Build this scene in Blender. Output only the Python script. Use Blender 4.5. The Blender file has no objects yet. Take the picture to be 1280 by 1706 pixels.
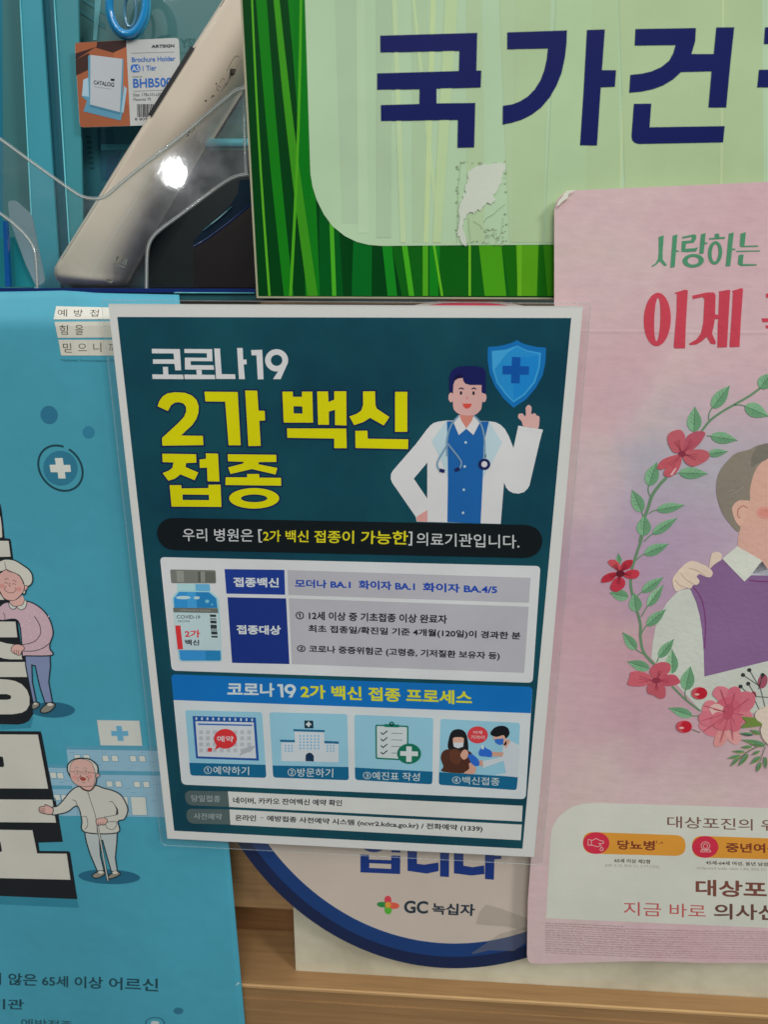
import bpy, math, random
from mathutils import Vector, Matrix
from mathutils.geometry import tessellate_polygon
random.seed(7)
scn = bpy.context.scene
COL = scn.collection

# ---------------------------------------------------------------- camera
F_PX = 1170.33
RC = Matrix(((0.99829, 0.05813, 0.00544), (0.02297, -0.30665, -0.95155), (-0.05365, 0.95004, -0.30745)))
u0 = Vector(RC[0]).normalized(); v0 = Vector(RC[1]); v0 = (v0 - u0 * u0.dot(v0)).normalized(); w0 = u0.cross(v0)
CAM = Vector((0.037505, -0.320360, 0.156864))
cd = bpy.data.cameras.new('camera'); cam = bpy.data.objects.new('camera', cd); COL.objects.link(cam)
cam.matrix_world = Matrix(((u0.x, -v0.x, -w0.x, CAM.x), (u0.y, -v0.y, -w0.y, CAM.y), (u0.z, -v0.z, -w0.z, CAM.z), (0, 0, 0, 1)))
cd.sensor_fit = 'VERTICAL'; cd.sensor_height = 36; cd.lens = F_PX / 1706 * 36
cd.clip_start = 0.01; cd.clip_end = 30
cd.dof.use_dof = True; cd.dof.focus_distance = 0.355; cd.dof.aperture_fstop = 12
scn.camera = cam

# ---------------------------------------------------------------- light
world = bpy.data.worlds.new('World'); scn.world = world; world.use_nodes = True
wnt = world.node_tree; bgn = wnt.nodes['Background']; bgn.inputs[1].default_value = 1.0
_g = wnt.nodes.new('ShaderNodeTexCoord'); _s = wnt.nodes.new('ShaderNodeSeparateXYZ'); _r = wnt.nodes.new('ShaderNodeValToRGB')   # a dim room with a bright ceiling
wnt.links.new(_g.outputs['Generated'], _s.inputs[0]); wnt.links.new(_s.outputs['Z'], _r.inputs[0]); wnt.links.new(_r.outputs[0], bgn.inputs[0])
_r.color_ramp.elements[0].position = 0.22; _r.color_ramp.elements[0].color = (0.055, 0.055, 0.055, 1); _r.color_ramp.elements[1].position = 0.62; _r.color_ramp.elements[1].color = (0.80, 0.83, 0.86, 1)
def lamp(name, loc, aim, size, power, colour=(1, 1, 1), shape='DISK'):
    l = bpy.data.lights.new(name, 'AREA'); l.shape = shape; l.size = size; l.energy = power; l.color = colour
    o = bpy.data.objects.new(name, l); COL.objects.link(o); o.location = loc
    o.rotation_euler = (Vector(aim) - Vector(loc)).to_track_quat('-Z', 'Y').to_euler(); return o
lamp('ceiling_or_fill_lamp', (1.45, -1.10, 1.30), (0.05, 0, -0.05), 0.42, 15.3, (1.0, 0.985, 0.95))
lamp('ceiling_or_fill_lamp', (-0.585, -1.367, 0.814), (-0.07, 0.02, 0.2), 0.05, 0.9, (0.95, 0.98, 1.0))
lamp('ceiling_or_fill_lamp', (0.2, -1.8, 1.45), (0.0, 0, -0.15), 1.0, 16.5, (1.0, 0.98, 0.94))  # broad fill added to lift the overall light, not a known lamp
vs = scn.view_settings; vs.view_transform = 'Standard'; vs.look = 'None'; vs.exposure = 0; vs.gamma = 1; vs.use_curve_mapping = False
scn.cycles.max_bounces = 8; scn.cycles.transparent_max_bounces = 24

# ---------------------------------------------------------------- photo plane -> place
CROPS = {'A': (170, 500, 3.122), 'B': (570, 500, 3.122), 'C': (200, 740, 3.282), 'D': (580, 740, 3.2), 'E': (240, 920, 5.333),
 'F': (470, 930, 2.909), 'G': (260, 1110, 3.765), 'H': (570, 1110, 3.657), 'G1': (400, 0, 2.783), 'G2': (400, 250, 2.286),
 'G3': (860, 0, 3.048), 'T1': (0, 0, 2.977), 'T2': (0, 220, 2.977), 'L1': (0, 480, 4.489), 'L2': (0, 820, 4.489),
 'L3': (0, 1180, 4.267), 'L4': (0, 1450, 3.048), 'W1': (370, 1390, 2.415), 'P1': (900, 300, 3.368), 'P2': (980, 600, 4.267),
 'P3': (980, 860, 4.267), 'P4': (980, 1080, 4.267), 'P5': (870, 1320, 3.122), 'H1': (0, 0, 5.818), 'H2': (200, 0, 5.565),
 'H3': (0, 240, 5.818), 'H4': (210, 200, 5.565), 'X': (0, 0, 1.0)}
def cv(pt, crop='X'):
    if isinstance(pt[0], str): crop, x, y = pt
    else: x, y = pt
    o = CROPS[crop]; return (o[0] + x / o[2], o[1] + y / o[2])
def P(px, py, surf, off=0.0):
    """point of a surface y = surf(x, z) that is drawn at this place of the photograph"""
    d = u0 * ((px - 640) / F_PX) + v0 * ((py - 853) / F_PX) + w0
    y = surf(0, 0) if callable(surf) else surf
    for _ in range(10 if callable(surf) else 1):
        q = CAM + d * ((y - off - CAM.y) / d.y)
        if callable(surf): y = surf(q.x, q.z)
    return q
def catmull(pts, closed=True, n=6):
    out = []; m = len(pts)
    rng = range(m) if closed else range(m - 1)
    for i in rng:
        g = lambda k: pts[k % m] if closed else pts[max(0, min(m - 1, k))]
        a, b, c, d = g(i - 1), g(i), g(i + 1), g(i + 2)
        for k in range(n):
            t = k / n
            out.append(tuple(0.5 * ((2 * b[j]) + (-a[j] + c[j]) * t + (2 * a[j] - 5 * b[j] + 4 * c[j] - d[j]) * t * t + (-a[j] + 3 * b[j] - 3 * c[j] + d[j]) * t ** 3) for j in (0, 1)))
    if not closed: out.append(pts[-1])
    return out

# ---------------------------------------------------------------- materials
K_LIGHT = 0.63
def lin(c): return c / 12.92 if c <= 0.04045 else ((c + 0.055) / 1.055) ** 2.4
def rgb(h, k=K_LIGHT):
    h = h.lstrip('#'); return tuple(min(0.86, lin(int(h[i:i + 2], 16) / 255) / k) for i in (0, 2, 4)) + (1,)
MATS = {}
FIN = {  # roughness, specular, coat, bump scale, bump strength, tone mottling
 'film': (0.45, 0.08, 0.0, 60, 0.02, 0.05), 'paper': (0.62, 0.15, 0.0, 420, 0.12, 0.05), 'satin': (0.42, 0.2, 0.0, 30, 0.04, 0.06),
 'pink': (0.65, 0.12, 0.0, 330, 0.38, 0.07), 'vinyl': (0.35, 0.07, 0.0, 90, 0.03, 0.06), 'plastic': (0.38, 0.5, 0.1, 200, 0.03, 0.04)}
def new_mat(name):
    m = bpy.data.materials.new(name); m.use_nodes = True; nt = m.node_tree
    return m, nt, nt.nodes['Principled BSDF']
def N(nt, t, **kw):
    n = nt.nodes.new(t)
    for k, v in kw.items(): setattr(n, k, v)
    return n
def noise(nt, scale, detail=4, coords='Object', vec=None, stretch=None):
    n = N(nt, 'ShaderNodeTexNoise'); n.inputs['Scale'].default_value = scale; n.inputs['Detail'].default_value = detail
    if vec is None:
        tc = N(nt, 'ShaderNodeTexCoord'); vec = tc.outputs[coords]
    if stretch:
        mp = N(nt, 'ShaderNodeMapping'); mp.inputs['Scale'].default_value = stretch; nt.links.new(vec, mp.inputs['Vector']); vec = mp.outputs[0]
    nt.links.new(vec, n.inputs['Vector']); return n
def mottled(nt, colour_socket_or_value, amount, scale, target):
    """multiplies a colour by a soft noise around 1"""
    n = noise(nt, scale, 5); mr = N(nt, 'ShaderNodeMapRange'); mr.inputs['From Min'].default_value = 0.3; mr.inputs['From Max'].default_value = 0.7
    mr.inputs['To Min'].default_value = 1 - amount; mr.inputs['To Max'].default_value = 1 + amount
    nt.links.new(n.outputs['Fac'], mr.inputs['Value'])
    vm = N(nt, 'ShaderNodeVectorMath', operation='SCALE')
    if isinstance(colour_socket_or_value, (tuple, list)): vm.inputs[0].default_value = colour_socket_or_value[:3]
    else: nt.links.new(colour_socket_or_value, vm.inputs[0])
    nt.links.new(mr.outputs[0], vm.inputs['Scale']); nt.links.new(vm.outputs[0], target)
def bump(nt, b, scale, strength, dist=0.0006, detail=5, stretch=None):
    n = noise(nt, scale, detail, stretch=stretch); bn = N(nt, 'ShaderNodeBump'); bn.inputs['Strength'].default_value = strength; bn.inputs['Distance'].default_value = dist
    nt.links.new(n.outputs['Fac'], bn.inputs['Height']); nt.links.new(bn.outputs[0], b.inputs['Normal']); return bn
def mat(hexcol, fin='paper'):
    key = (hexcol, fin)
    if key in MATS: return MATS[key]
    m, nt, b = new_mat('ink ' + hexcol.strip('#') + ' ' + fin)
    ro, sp, co, bs, bst, mo = FIN[fin]
    b.inputs['Roughness'].default_value = ro; b.inputs['Specular IOR Level'].default_value = sp; b.inputs['Coat Weight'].default_value = co
    mottled(nt, rgb(hexcol), mo, 28, b.inputs['Base Color'])
    bump(nt, b, bs, bst)
    MATS[key] = m; return m
def gloss_clear(name, tint=(1, 1, 1), rough=0.02, haze=0.0, haze_col=(0.8, 0.85, 0.85), halo=0.0, ior=1.49, bumps=None):
    """thin clear sheet: see-through, a fresnel reflection, a little scattering haze"""
    m = bpy.data.materials.new(name); m.use_nodes = True; nt = m.node_tree; nt.nodes.clear()
    out = N(nt, 'ShaderNodeOutputMaterial'); tr = N(nt, 'ShaderNodeBsdfTransparent'); tr.inputs[0].default_value = (*tint, 1)
    gl = N(nt, 'ShaderNodeBsdfGlossy'); gl.inputs['Roughness'].default_value = rough
    fr = N(nt, 'ShaderNodeFresnel'); gm_ = N(nt, 'ShaderNodeNewGeometry'); io = N(nt, 'ShaderNodeMapRange'); io.inputs['To Min'].default_value = ior; io.inputs['To Max'].default_value = 1 / ior
    nt.links.new(gm_.outputs['Backfacing'], io.inputs['Value']); nt.links.new(io.outputs[0], fr.inputs[0])   # a thin sheet reflects alike from both sides
    mx = N(nt, 'ShaderNodeMixShader')
    nt.links.new(fr.outputs[0], mx.inputs[0]); nt.links.new(tr.outputs[0], mx.inputs[1]); nt.links.new(gl.outputs[0], mx.inputs[2])
    last = mx
    if halo:
        g2 = N(nt, 'ShaderNodeBsdfGlossy'); g2.inputs['Roughness'].default_value = 0.24; m2 = N(nt, 'ShaderNodeMixShader')
        n = noise(nt, 90, 8); mr = N(nt, 'ShaderNodeMapRange'); mr.inputs['From Min'].default_value = 0.35; mr.inputs['From Max'].default_value = 0.75
        mr.inputs['To Min'].default_value = halo * 0.3; mr.inputs['To Max'].default_value = halo * 1.8; nt.links.new(n.outputs['Fac'], mr.inputs['Value'])
        nt.links.new(mr.outputs[0], m2.inputs[0]); nt.links.new(last.outputs[0], m2.inputs[1]); nt.links.new(g2.outputs[0], m2.inputs[2]); last = m2
    if haze:
        df = N(nt, 'ShaderNodeBsdfDiffuse'); df.inputs[0].default_value = (*haze_col, 1); m3 = N(nt, 'ShaderNodeMixShader'); m3.inputs[0].default_value = haze
        nt.links.new(last.outputs[0], m3.inputs[1]); nt.links.new(df.outputs[0], m3.inputs[2]); last = m3
    if bumps:
        nn = noise(nt, bumps[0], 4); bn = N(nt, 'ShaderNodeBump'); bn.inputs['Strength'].default_value = bumps[1]; bn.inputs['Distance'].default_value = 0.001
        nt.links.new(nn.outputs['Fac'], bn.inputs['Height']); nt.links.new(bn.outputs[0], gl.inputs['Normal']); nt.links.new(bn.outputs[0], fr.inputs['Normal'])
    nt.links.new(last.outputs[0], out.inputs[0]); return m

# ---------------------------------------------------------------- objects
def tag(o, label=None, cat=None, group=None, kind=None):
    if label: o['label'] = label
    if cat: o['category'] = cat
    if group: o['group'] = group
    if kind: o['kind'] = kind
    return o
def empty(name, loc, label, cat, group=None):
    o = bpy.data.objects.new(name, None); COL.objects.link(o); o.location = loc; o.empty_display_size = 0.02
    return tag(o, label, cat, group)
def link_mesh(name, verts, faces, mats, fmat=None, parent=None, smooth=False):
    me = bpy.data.meshes.new(name)
    off = Vector((0, 0, 0))
    p = parent
    while p is not None: off += Vector(p.location); p = p.parent
    me.from_pydata([tuple(Vector(v) - off) for v in verts], [], faces)
    for m in (mats if isinstance(mats, (list, tuple)) else [mats]): me.materials.append(m)
    if fmat:
        for i, f in enumerate(me.polygons): f.material_index = fmat[i]
    if smooth:
        for f in me.polygons: f.use_smooth = True
    me.validate(); me.update()
    o = bpy.data.objects.new(name, me); COL.objects.link(o)
    if parent is not None: o.parent = parent
    return o
def homog(q):
    (x0, y0), (x1, y1), (x2, y2), (x3, y3) = q   # TL TR BR BL ; u right, v down
    dx1, dx2, sx = x1 - x2, x3 - x2, x0 - x1 + x2 - x3
    dy1, dy2, sy = y1 - y2, y3 - y2, y0 - y1 + y2 - y3
    den = dx1 * dy2 - dx2 * dy1
    g = (sx * dy2 - dx2 * sy) / den; h = (dx1 * sy - sx * dy1) / den
    a, b, c = x1 - x0 + g * x1, x3 - x0 + h * x3, x0
    d, e, f = y1 - y0 + g * y1, y3 - y0 + h * y3, y0
    return lambda u, v: ((a * u + b * v + c) / (g * u + h * v + 1), (d * u + e * v + f) / (g * u + h * v + 1))
TEXTS = {}
def text_mesh(s, bold):
    key = (s, bold)
    if key not in TEXTS:
        c = bpy.data.curves.new('lettering', 'FONT'); c.body = s; c.size = 1; c.offset = bold; c.resolution_u = 4; c.fill_mode = 'FRONT'
        o = bpy.data.objects.new('lettering', c); COL.objects.link(o)
        me = bpy.data.meshes.new_from_object(o.evaluated_get(bpy.context.evaluated_depsgraph_get()))
        vs = [(v.co.x, v.co.y) for v in me.vertices]; fs = [tuple(p.vertices) for p in me.polygons]
        bpy.data.objects.remove(o); bpy.data.curves.remove(c); bpy.data.meshes.remove(me)
        TEXTS[key] = (vs, fs)
    return TEXTS[key]
LAYER = 3.0e-5
class Print:
    """printed matter lying on a surface; every shape is a sheet a hair above the one below"""
    def __init__(s, name, parent, surf, fin='paper', base=1, crop='X'):
        s.name, s.parent, s.surf, s.fin, s.base, s.crop = name, parent, surf, fin, base, crop
        s.v, s.f, s.fm, s.mats = [], [], [], []
    def mi(s, col):
        m = col if isinstance(col, bpy.types.Material) else mat(col, s.fin)
        if m not in s.mats: s.mats.append(m)
        return s.mats.index(m)
    def cvs(s, pts): return [cv(p, s.crop) for p in pts]
    def put(s, pts, faces, col, z):
        b = len(s.v); k = s.mi(col)
        s.v += [P(x, y, s.surf, (s.base + z) * LAYER) for x, y in pts]
        for f in faces: s.f.append([b + i for i in f]); s.fm.append(k)
    def poly(s, pts, col, z=1, holes=(), raw=False):
        loops = [pts if raw else s.cvs(pts)] + [h if raw else s.cvs(h) for h in holes]
        flat = [p for l in loops for p in l]
        tri = tessellate_polygon([[Vector((p[0], -p[1], 0)) for p in l] for l in loops])
        out = []
        for t in tri:
            a, b, c = [flat[i] for i in t]
            ar = (b[0] - a[0]) * (c[1] - a[1]) - (b[1] - a[1]) * (c[0] - a[0])
            if abs(ar) < 1e-6: continue
            out.append(t if ar < 0 else (t[0], t[2], t[1]))
        s.put(flat, out, col, z)
    def blob(s, pts, col, z=1, n=6, holes=()): s.poly(catmull(s.cvs(pts), True, n), col, z, [catmull(s.cvs(h), True, n) for h in holes], raw=True)
    def ell(s, cx, cy, rx, ry, col, z=1, rot=0, n=28, hole=None):
        def E(rx, ry):
            r = math.radians(rot); return [cv((cx + rx * math.cos(t) * math.cos(r) - ry * math.sin(t) * math.sin(r), cy + rx * math.cos(t) * math.sin(r) + ry * math.sin(t) * math.cos(r)), s.crop) for t in [2 * math.pi * i / n for i in range(n)]]
        s.poly(E(rx, ry), col, z, [E(*hole)] if hole else (), raw=True)
    def rquad(s, q, r, col, z=1, corners=(1, 1, 1, 1)):
        q = s.cvs(q); s.poly(round_corners(q, r, corners), col, z, raw=True)
    def line(s, pts, w, col, z=1, closed=False, smooth=False, taper=False):
        pts = s.cvs(pts); w = w / CROPS[s.crop][2] / 2
        if smooth: pts = catmull(pts, closed, 6)
        m = len(pts); a, b = [], []
        for i, p in enumerate(pts):
            p0 = pts[(i - 1) % m] if (closed or i > 0) else p; p1 = pts[(i + 1) % m] if (closed or i < m - 1) else p
            d0 = (p[0] - p0[0], p[1] - p0[1]); d1 = (p1[0] - p[0], p1[1] - p[1])
            def nrm(d):
                l = math.hypot(*d); return (d[0] / l, d[1] / l) if l > 1e-9 else None
            n0, n1 = nrm(d0), nrm(d1); n0 = n0 or n1 or (1, 0); n1 = n1 or n0
            t = nrm((n0[0] + n1[0], n0[1] + n1[1])) or n0
            c = max(0.45, t[0] * n0[0] + t[1] * n0[1]); ww = w / c
            if taper: ww *= 0.35 + 0.65 * math.sin(math.pi * (0.1 + 0.8 * i / (m - 1)))
            a.append((p[0] - t[1] * ww, p[1] + t[0] * ww)); b.append((p[0] + t[1] * ww, p[1] - t[0] * ww))
        fs = [(i, (i + 1) % m, m + (i + 1) % m, m + i) for i in range(m if closed else m - 1)]
        s.put(a + b, fs, col, z)
    def text(s, body, q, col, z=1, bold=0.012):
        extra = bold - .012 if bold > .014 else 0; vs, fs = text_mesh(body, min(bold, .012) if extra else bold); q = s.cvs(q)
        if not vs: return
        x0, x1 = min(v[0] for v in vs), max(v[0] for v in vs); y0, y1 = min(v[1] for v in vs), max(v[1] for v in vs)
        H = homog(q)
        # heavy weights: the letters printed several times, nudged sideways by a hair
        nud = [(0, 0)] if extra <= 0 else [(extra * math.cos(a), extra * math.sin(a)) for a in (0.4, 1.45, 2.5, 3.54, 4.6, 5.63)]
        x0 -= max(0, extra); x1 += max(0, extra); y0 -= max(0, extra); y1 += max(0, extra)
        for i, (ax, ay) in enumerate(nud):
            s.put([H((v[0] + ax - x0) / (x1 - x0), (y1 - v[1] - ay) / (y1 - y0)) for v in vs], fs, col, z + i * .12)
    def build(s): return link_mesh(s.name, s.v, s.f, s.mats, s.fm, s.parent)
def round_corners(q, r, corners=None):
    out = []; m = len(q)
    for i, p in enumerate(q):
        if corners is not None and not corners[i]: out.append(p); continue
        a, b = q[i - 1], q[(i + 1) % m]
        def tow(t):
            l = math.hypot(t[0] - p[0], t[1] - p[1]); k = min(r, l * .49) / l; return (p[0] + (t[0] - p[0]) * k, p[1] + (t[1] - p[1]) * k)
        s0, s1 = tow(a), tow(b)
        for k in range(7):
            t = k / 6; out.append(((1 - t) ** 2 * s0[0] + 2 * t * (1 - t) * p[0] + t * t * s1[0], (1 - t) ** 2 * s0[1] + 2 * t * (1 - t) * p[1] + t * t * s1[1]))
    return out
def slab(name, pts, y, thick, m, parent=None, off=0.0, crop='X', bevel=0.0, side=None):
    """photo outline standing at depth y, extruded back by its real thickness"""
    pts = [cv(p, crop) for p in pts]
    f = [P(a, b, y, off) for a, b in pts]; n = len(f)
    tri = tessellate_polygon([[Vector((p.x, p.z, 0)) for p in f]])
    vs = f + [Vector((p.x, p.y + thick, p.z)) for p in f]; fs = []; fm = []
    for t in tri:
        a, b, c = [f[i] for i in t]; ar = (b.x - a.x) * (c.z - a.z) - (b.z - a.z) * (c.x - a.x)
        if abs(ar) < 1e-14: continue
        t = t if ar > 0 else (t[0], t[2], t[1]); fs.append(tuple(t)); fs.append((t[0] + n, t[2] + n, t[1] + n)); fm += [0, 0]
    area = sum(f[i].x * f[(i + 1) % n].z - f[(i + 1) % n].x * f[i].z for i in range(n))
    for i in range(n):
        j = (i + 1) % n
        fs.append((i, i + n, j + n, j) if area > 0 else (j, j + n, i + n, i)); fm.append(1 if side else 0)
    return link_mesh(name, vs, fs, [m, side] if side else [m], fm, parent)
def sheet(name, top, bottom, surf, thick, m, parent=None, nu=40, nv=60, off=0.0):
    """paper ruled between two outline edges, following a curved surface"""
    def at(poly, u):
        L = [0]
        for i in range(1, len(poly)): L.append(L[-1] + math.hypot(poly[i][0] - poly[i - 1][0], poly[i][1] - poly[i - 1][1]))
        d = u * L[-1]
        for i in range(1, len(poly)):
            if d <= L[i] + 1e-9:
                t = (d - L[i - 1]) / (L[i] - L[i - 1]); return (poly[i - 1][0] + (poly[i][0] - poly[i - 1][0]) * t, poly[i - 1][1] + (poly[i][1] - poly[i - 1][1]) * t)
        return poly[-1]
    vs = []; fs = []
    for j in range(nv + 1):
        for i in range(nu + 1):
            a, b = at(top, i / nu), at(bottom, i / nu); t = j / nv
            vs.append(P(a[0] + (b[0] - a[0]) * t, a[1] + (b[1] - a[1]) * t, surf, off))
    k = len(vs); vs += [v + Vector((0, thick, 0)) for v in vs]
    id = lambda i, j: j * (nu + 1) + i
    for j in range(nv):
        for i in range(nu):
            q = (id(i, j), id(i, j + 1), id(i + 1, j + 1), id(i + 1, j)); fs.append(q); fs.append(tuple(k + x for x in reversed(q)))
    rim = [id(i, 0) for i in range(nu + 1)] + [id(nu, j) for j in range(1, nv + 1)] + [id(i, nv) for i in range(nu - 1, -1, -1)] + [id(0, j) for j in range(nv - 1, 0, -1)]
    for a, b in zip(rim, rim[1:] + rim[:1]): fs.append((a, b, b + k, a + k))
    return link_mesh(name, vs, fs, m, None, parent, smooth=True)
def box(name, x0, x1, y0, y1, z0, z1, m, parent=None, bevel=0.0):
    vs = [(x, y, z) for x in (x0, x1) for y in (y0, y1) for z in (z0, z1)]
    fs = [(0, 1, 3, 2), (4, 6, 7, 5), (0, 4, 5, 1), (2, 3, 7, 6), (0, 2, 6, 4), (1, 5, 7, 3)]
    o = link_mesh(name, vs, fs, m, None, parent)
    if bevel:
        b = o.modifiers.new('bevel', 'BEVEL'); b.width = bevel; b.segments = 3
    return o
def tube(name, pts, r, m, parent=None, closed=False, seg=8):
    """round bar through 3-D points"""
    vs, fs = [], []; n = len(pts)
    for i, p in enumerate(pts):
        a = pts[i - 1] if (closed or i) else p; b = pts[(i + 1) % n] if (closed or i < n - 1) else p
        t = (b - a).normalized(); s = t.cross(Vector((0, 1, 0.01))).normalized(); q = t.cross(s)
        for k in range(seg):
            an = 2 * math.pi * k / seg; vs.append(p + (s * math.cos(an) + q * math.sin(an)) * r)
    for i in range(n if closed else n - 1):
        for k in range(seg):
            a, b = i * seg, ((i + 1) % n) * seg; fs.append((a + k, a + (k + 1) % seg, b + (k + 1) % seg, b + k))
    if not closed: fs += [tuple(range(seg)), tuple((n - 1) * seg + k for k in reversed(range(seg)))]
    return link_mesh(name, vs, fs, m, None, parent, smooth=True)
# ================================================================ materials of the place
def wood_mat(name, dark, light, horiz=True, rough=0.45):
    m, nt, b = new_mat(name)
    st = (1.2, 30, 30) if horiz else (30, 30, 1.2)
    n1 = noise(nt, 9, 8, stretch=st); n1.inputs['Distortion'].default_value = 0.3
    n2 = noise(nt, 60, 8, stretch=(.7, 22, 22)); 
    mx = N(nt, 'ShaderNodeMath', operation='MULTIPLY_ADD'); mx.inputs[1].default_value = 0.45
    nt.links.new(n2.outputs['Fac'], mx.inputs[0]); mm = N(nt, 'ShaderNodeMath', operation='MULTIPLY'); mm.inputs[1].default_value = 0.55
    nt.links.new(n1.outputs['Fac'], mm.inputs[0]); nt.links.new(mm.outputs[0], mx.inputs[2])
    r = N(nt, 'ShaderNodeValToRGB'); r.color_ramp.elements[0].position = 0.36; r.color_ramp.elements[1].position = 0.64
    r.color_ramp.elements[0].color = rgb(dark); r.color_ramp.elements[1].color = rgb(light)
    nt.links.new(mx.outputs[0], r.inputs[0]); mottled(nt, r.outputs[0], 0.10, 6, b.inputs['Base Color'])
    b.inputs['Roughness'].default_value = rough; b.inputs['Specular IOR Level'].default_value = 0.35
    bn = N(nt, 'ShaderNodeBump'); bn.inputs['Strength'].default_value = 0.12; bn.inputs['Distance'].default_value = 0.0005
    nt.links.new(n2.outputs['Fac'], bn.inputs['Height']); nt.links.new(bn.outputs[0], b.inputs['Normal']); return m
M_wood = wood_mat('oiled counter wood', '#88694a', '#987a54')
M_wood2 = wood_mat('ledge wood', '#7a5d3d', '#8a6b47')
M_woodD = wood_mat('shaded recess board', '#66472c', '#7c5a39')  # darker copy of the wood; the recess shade is put into its colour
M_edge = wood_mat('highlit board edge', '#977850', '#ad8b60')  # lighter wood tone; the highlight on the ledge edge is painted in
def stone_mat():
    m, nt, b = new_mat('pale scuffed board'); n = noise(nt, 14, 9); n.inputs['Roughness'].default_value = 0.62; r = N(nt, 'ShaderNodeValToRGB')
    r.color_ramp.elements[0].position = .38; r.color_ramp.elements[0].color = rgb('#a29c86'); r.color_ramp.elements[1].position = .62; r.color_ramp.elements[1].color = rgb('#b5b19c')
    nt.links.new(n.outputs['Fac'], r.inputs[0]); mottled(nt, r.outputs[0], .05, 70, b.inputs['Base Color']); b.inputs['Roughness'].default_value = .55
    bump(nt, b, 45, .25, .001, 8); return m
M_stone = stone_mat()
def plain(name, h, rough=.5, coat=0.0, bs=0.0, metal=0.0, mo=0.05, ms=20, spec=.4):
    m, nt, b = new_mat(name); mottled(nt, rgb(h), mo, ms, b.inputs['Base Color']); b.inputs['Roughness'].default_value = rough
    b.inputs['Coat Weight'].default_value = coat; b.inputs['Metallic'].default_value = metal; b.inputs['Specular IOR Level'].default_value = spec
    if bs: bump(nt, b, 120, bs)
    return m
M_black = plain('dark interior', '#181615', .8, ms=8, mo=.4)

# ================================================================ wooden counter (everything is stuck to its front)
counter = empty('wooden_counter', (0, 0.05, -0.33), 'light brown wooden counter front with a stepped ledge behind the posters', 'counter')
Z0 = -0.269
box('front_board', -0.62, 0.72, 0.030, 0.048, -0.2298, 0.1488, M_wood, counter, 0.0012)
box('recess_board', -0.62, 0.72, 0.0485, 0.060, Z0 + 0.0002, 0.1480, M_woodD, counter)
box('ledge', -0.62, 0.72, 0.0095, 0.060, Z0 - 0.012, Z0, M_wood2, counter, 0.0)
box('ledge_edge', -0.62, 0.72, 0.0078, 0.0094, Z0 - 0.0022, Z0 + 0.0003, M_edge, counter, 0.0005)
box('lower_board', -0.62, 0.72, 0.0088, 0.060, -0.62, Z0 - 0.0122, M_wood2, counter)
box('counter_top', -0.62, 0.72, 0.0485, 0.34, 0.1481, 0.1490, plain('dark counter top', '#2b2420', .3), counter)
back = box('wall', -0.62, 0.72, 0.34, 0.36, 0.1, 0.75, plain('dim back wall', '#3c4a48', .8, ms=5, mo=.3)); tag(back, kind='structure')

# ================================================================ pale board on the ledge
pb = slab('board_offcut', [(493, 1617), (484, 1400), (482, 1300), (1330, 1300), (1338, 1668.5), (1338, 1664)], 0.020, 0.0095, M_stone)
me = pb.data
tag(pb, 'pale grey scuffed board standing on the wooden ledge behind the round sign', 'board')

# ================================================================ round sign
RS = 0.0098
rs = empty('round_sign', (0.04, RS, -0.05), 'round cream sign with thick navy rim, half hidden behind the teal laminated poster', 'sign')
pts3 = [P(*q, RS) for q in [(437, 1430), (740, 1612), (878, 1586), (600, 1595), (490, 1525), (730, 501.5)]]
import itertools
def fit_ellipse(ps):
    # axis-aligned ellipse through the traced rim: (x-cx)^2/a^2 + (z-cz)^2/b^2 = 1, coarse to fine search
    best = None; cx, cz, a, b, s = 0.045, -0.052, 0.19, 0.201, 0.02
    for _ in range(60):
        for d in itertools.product((-1, 0, 1), repeat=4):
            c = (cx + d[0] * s, cz + d[1] * s, a + d[2] * s, b + d[3] * s)
            e = sum((math.hypot((p.x - c[0]) / c[2], (p.z - c[1]) / c[3]) - 1) ** 2 for p in ps) + 4.0 * (c[2] / c[3] - 1) ** 2 * 0.02
            if best is None or e < best[0]: best = (e, c)
        cx, cz, a, b = best[1]; s *= 0.85
    return best[1]
ECX, ECZ, EA, EB = fit_ellipse(pts3)
_zt, _zb = P(730, 498.2, RS).z, P(740, 1612.5, RS).z; ECZ, EB = (_zt + _zb) / 2, (_zt - _zb) / 2
def ring(name, r0, r1, y, t, m, parent, a0=0, a1=360, n=160, inner_y=None):
    vs, fs = [], []; full = abs(a1 - a0) >= 360; k = n if full else n + 1
    for i in range(k):
        an = math.radians(a0 + (a1 - a0) * i / n); c, s_ = math.cos(an), math.sin(an)
        for r, yy in ((r1, y), (r0, inner_y if inner_y is not None else y), (r0, y + t), (r1, y + t)):
            vs.append((ECX + EA * r * c, yy, ECZ + EB * r * s_))
    for i in range(n):
        j = (i + 1) % k
        for q in range(4): fs.append((i * 4 + q, i * 4 + (q + 1) % 4, j * 4 + (q + 1) % 4, j * 4 + q))
    if not full: fs += [(0, 1, 2, 3), (n * 4, n * 4 + 3, n * 4 + 2, n * 4 + 1)]
    return link_mesh(name, vs, fs, m, None, parent)
vs = [(ECX, RS, ECZ)]; n = 160
for i in range(n): vs.append((ECX + EA * .93 * math.cos(2 * math.pi * i / n), RS, ECZ + EB * .93 * math.sin(2 * math.pi * i / n)))
fs = [(0, i + 1, (i + 1) % n + 1) for i in range(n)]
M_disc = plain('cream sign face', '#b1a598', .3, .15, mo=.04, ms=18)
face = link_mesh('sign_face', vs, fs, M_disc, None, rs)
ring('rim', .899, .952, RS - 0.0002, .0035, plain('royal blue rim', '#1b3767', .35, ms=40), rs, 155, 385)
ring('rim_edge', .9523, 1.0, RS - 0.0001, .0045, plain('navy rim edge', '#1a2442', .35, ms=40), rs, 155, 385)
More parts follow.
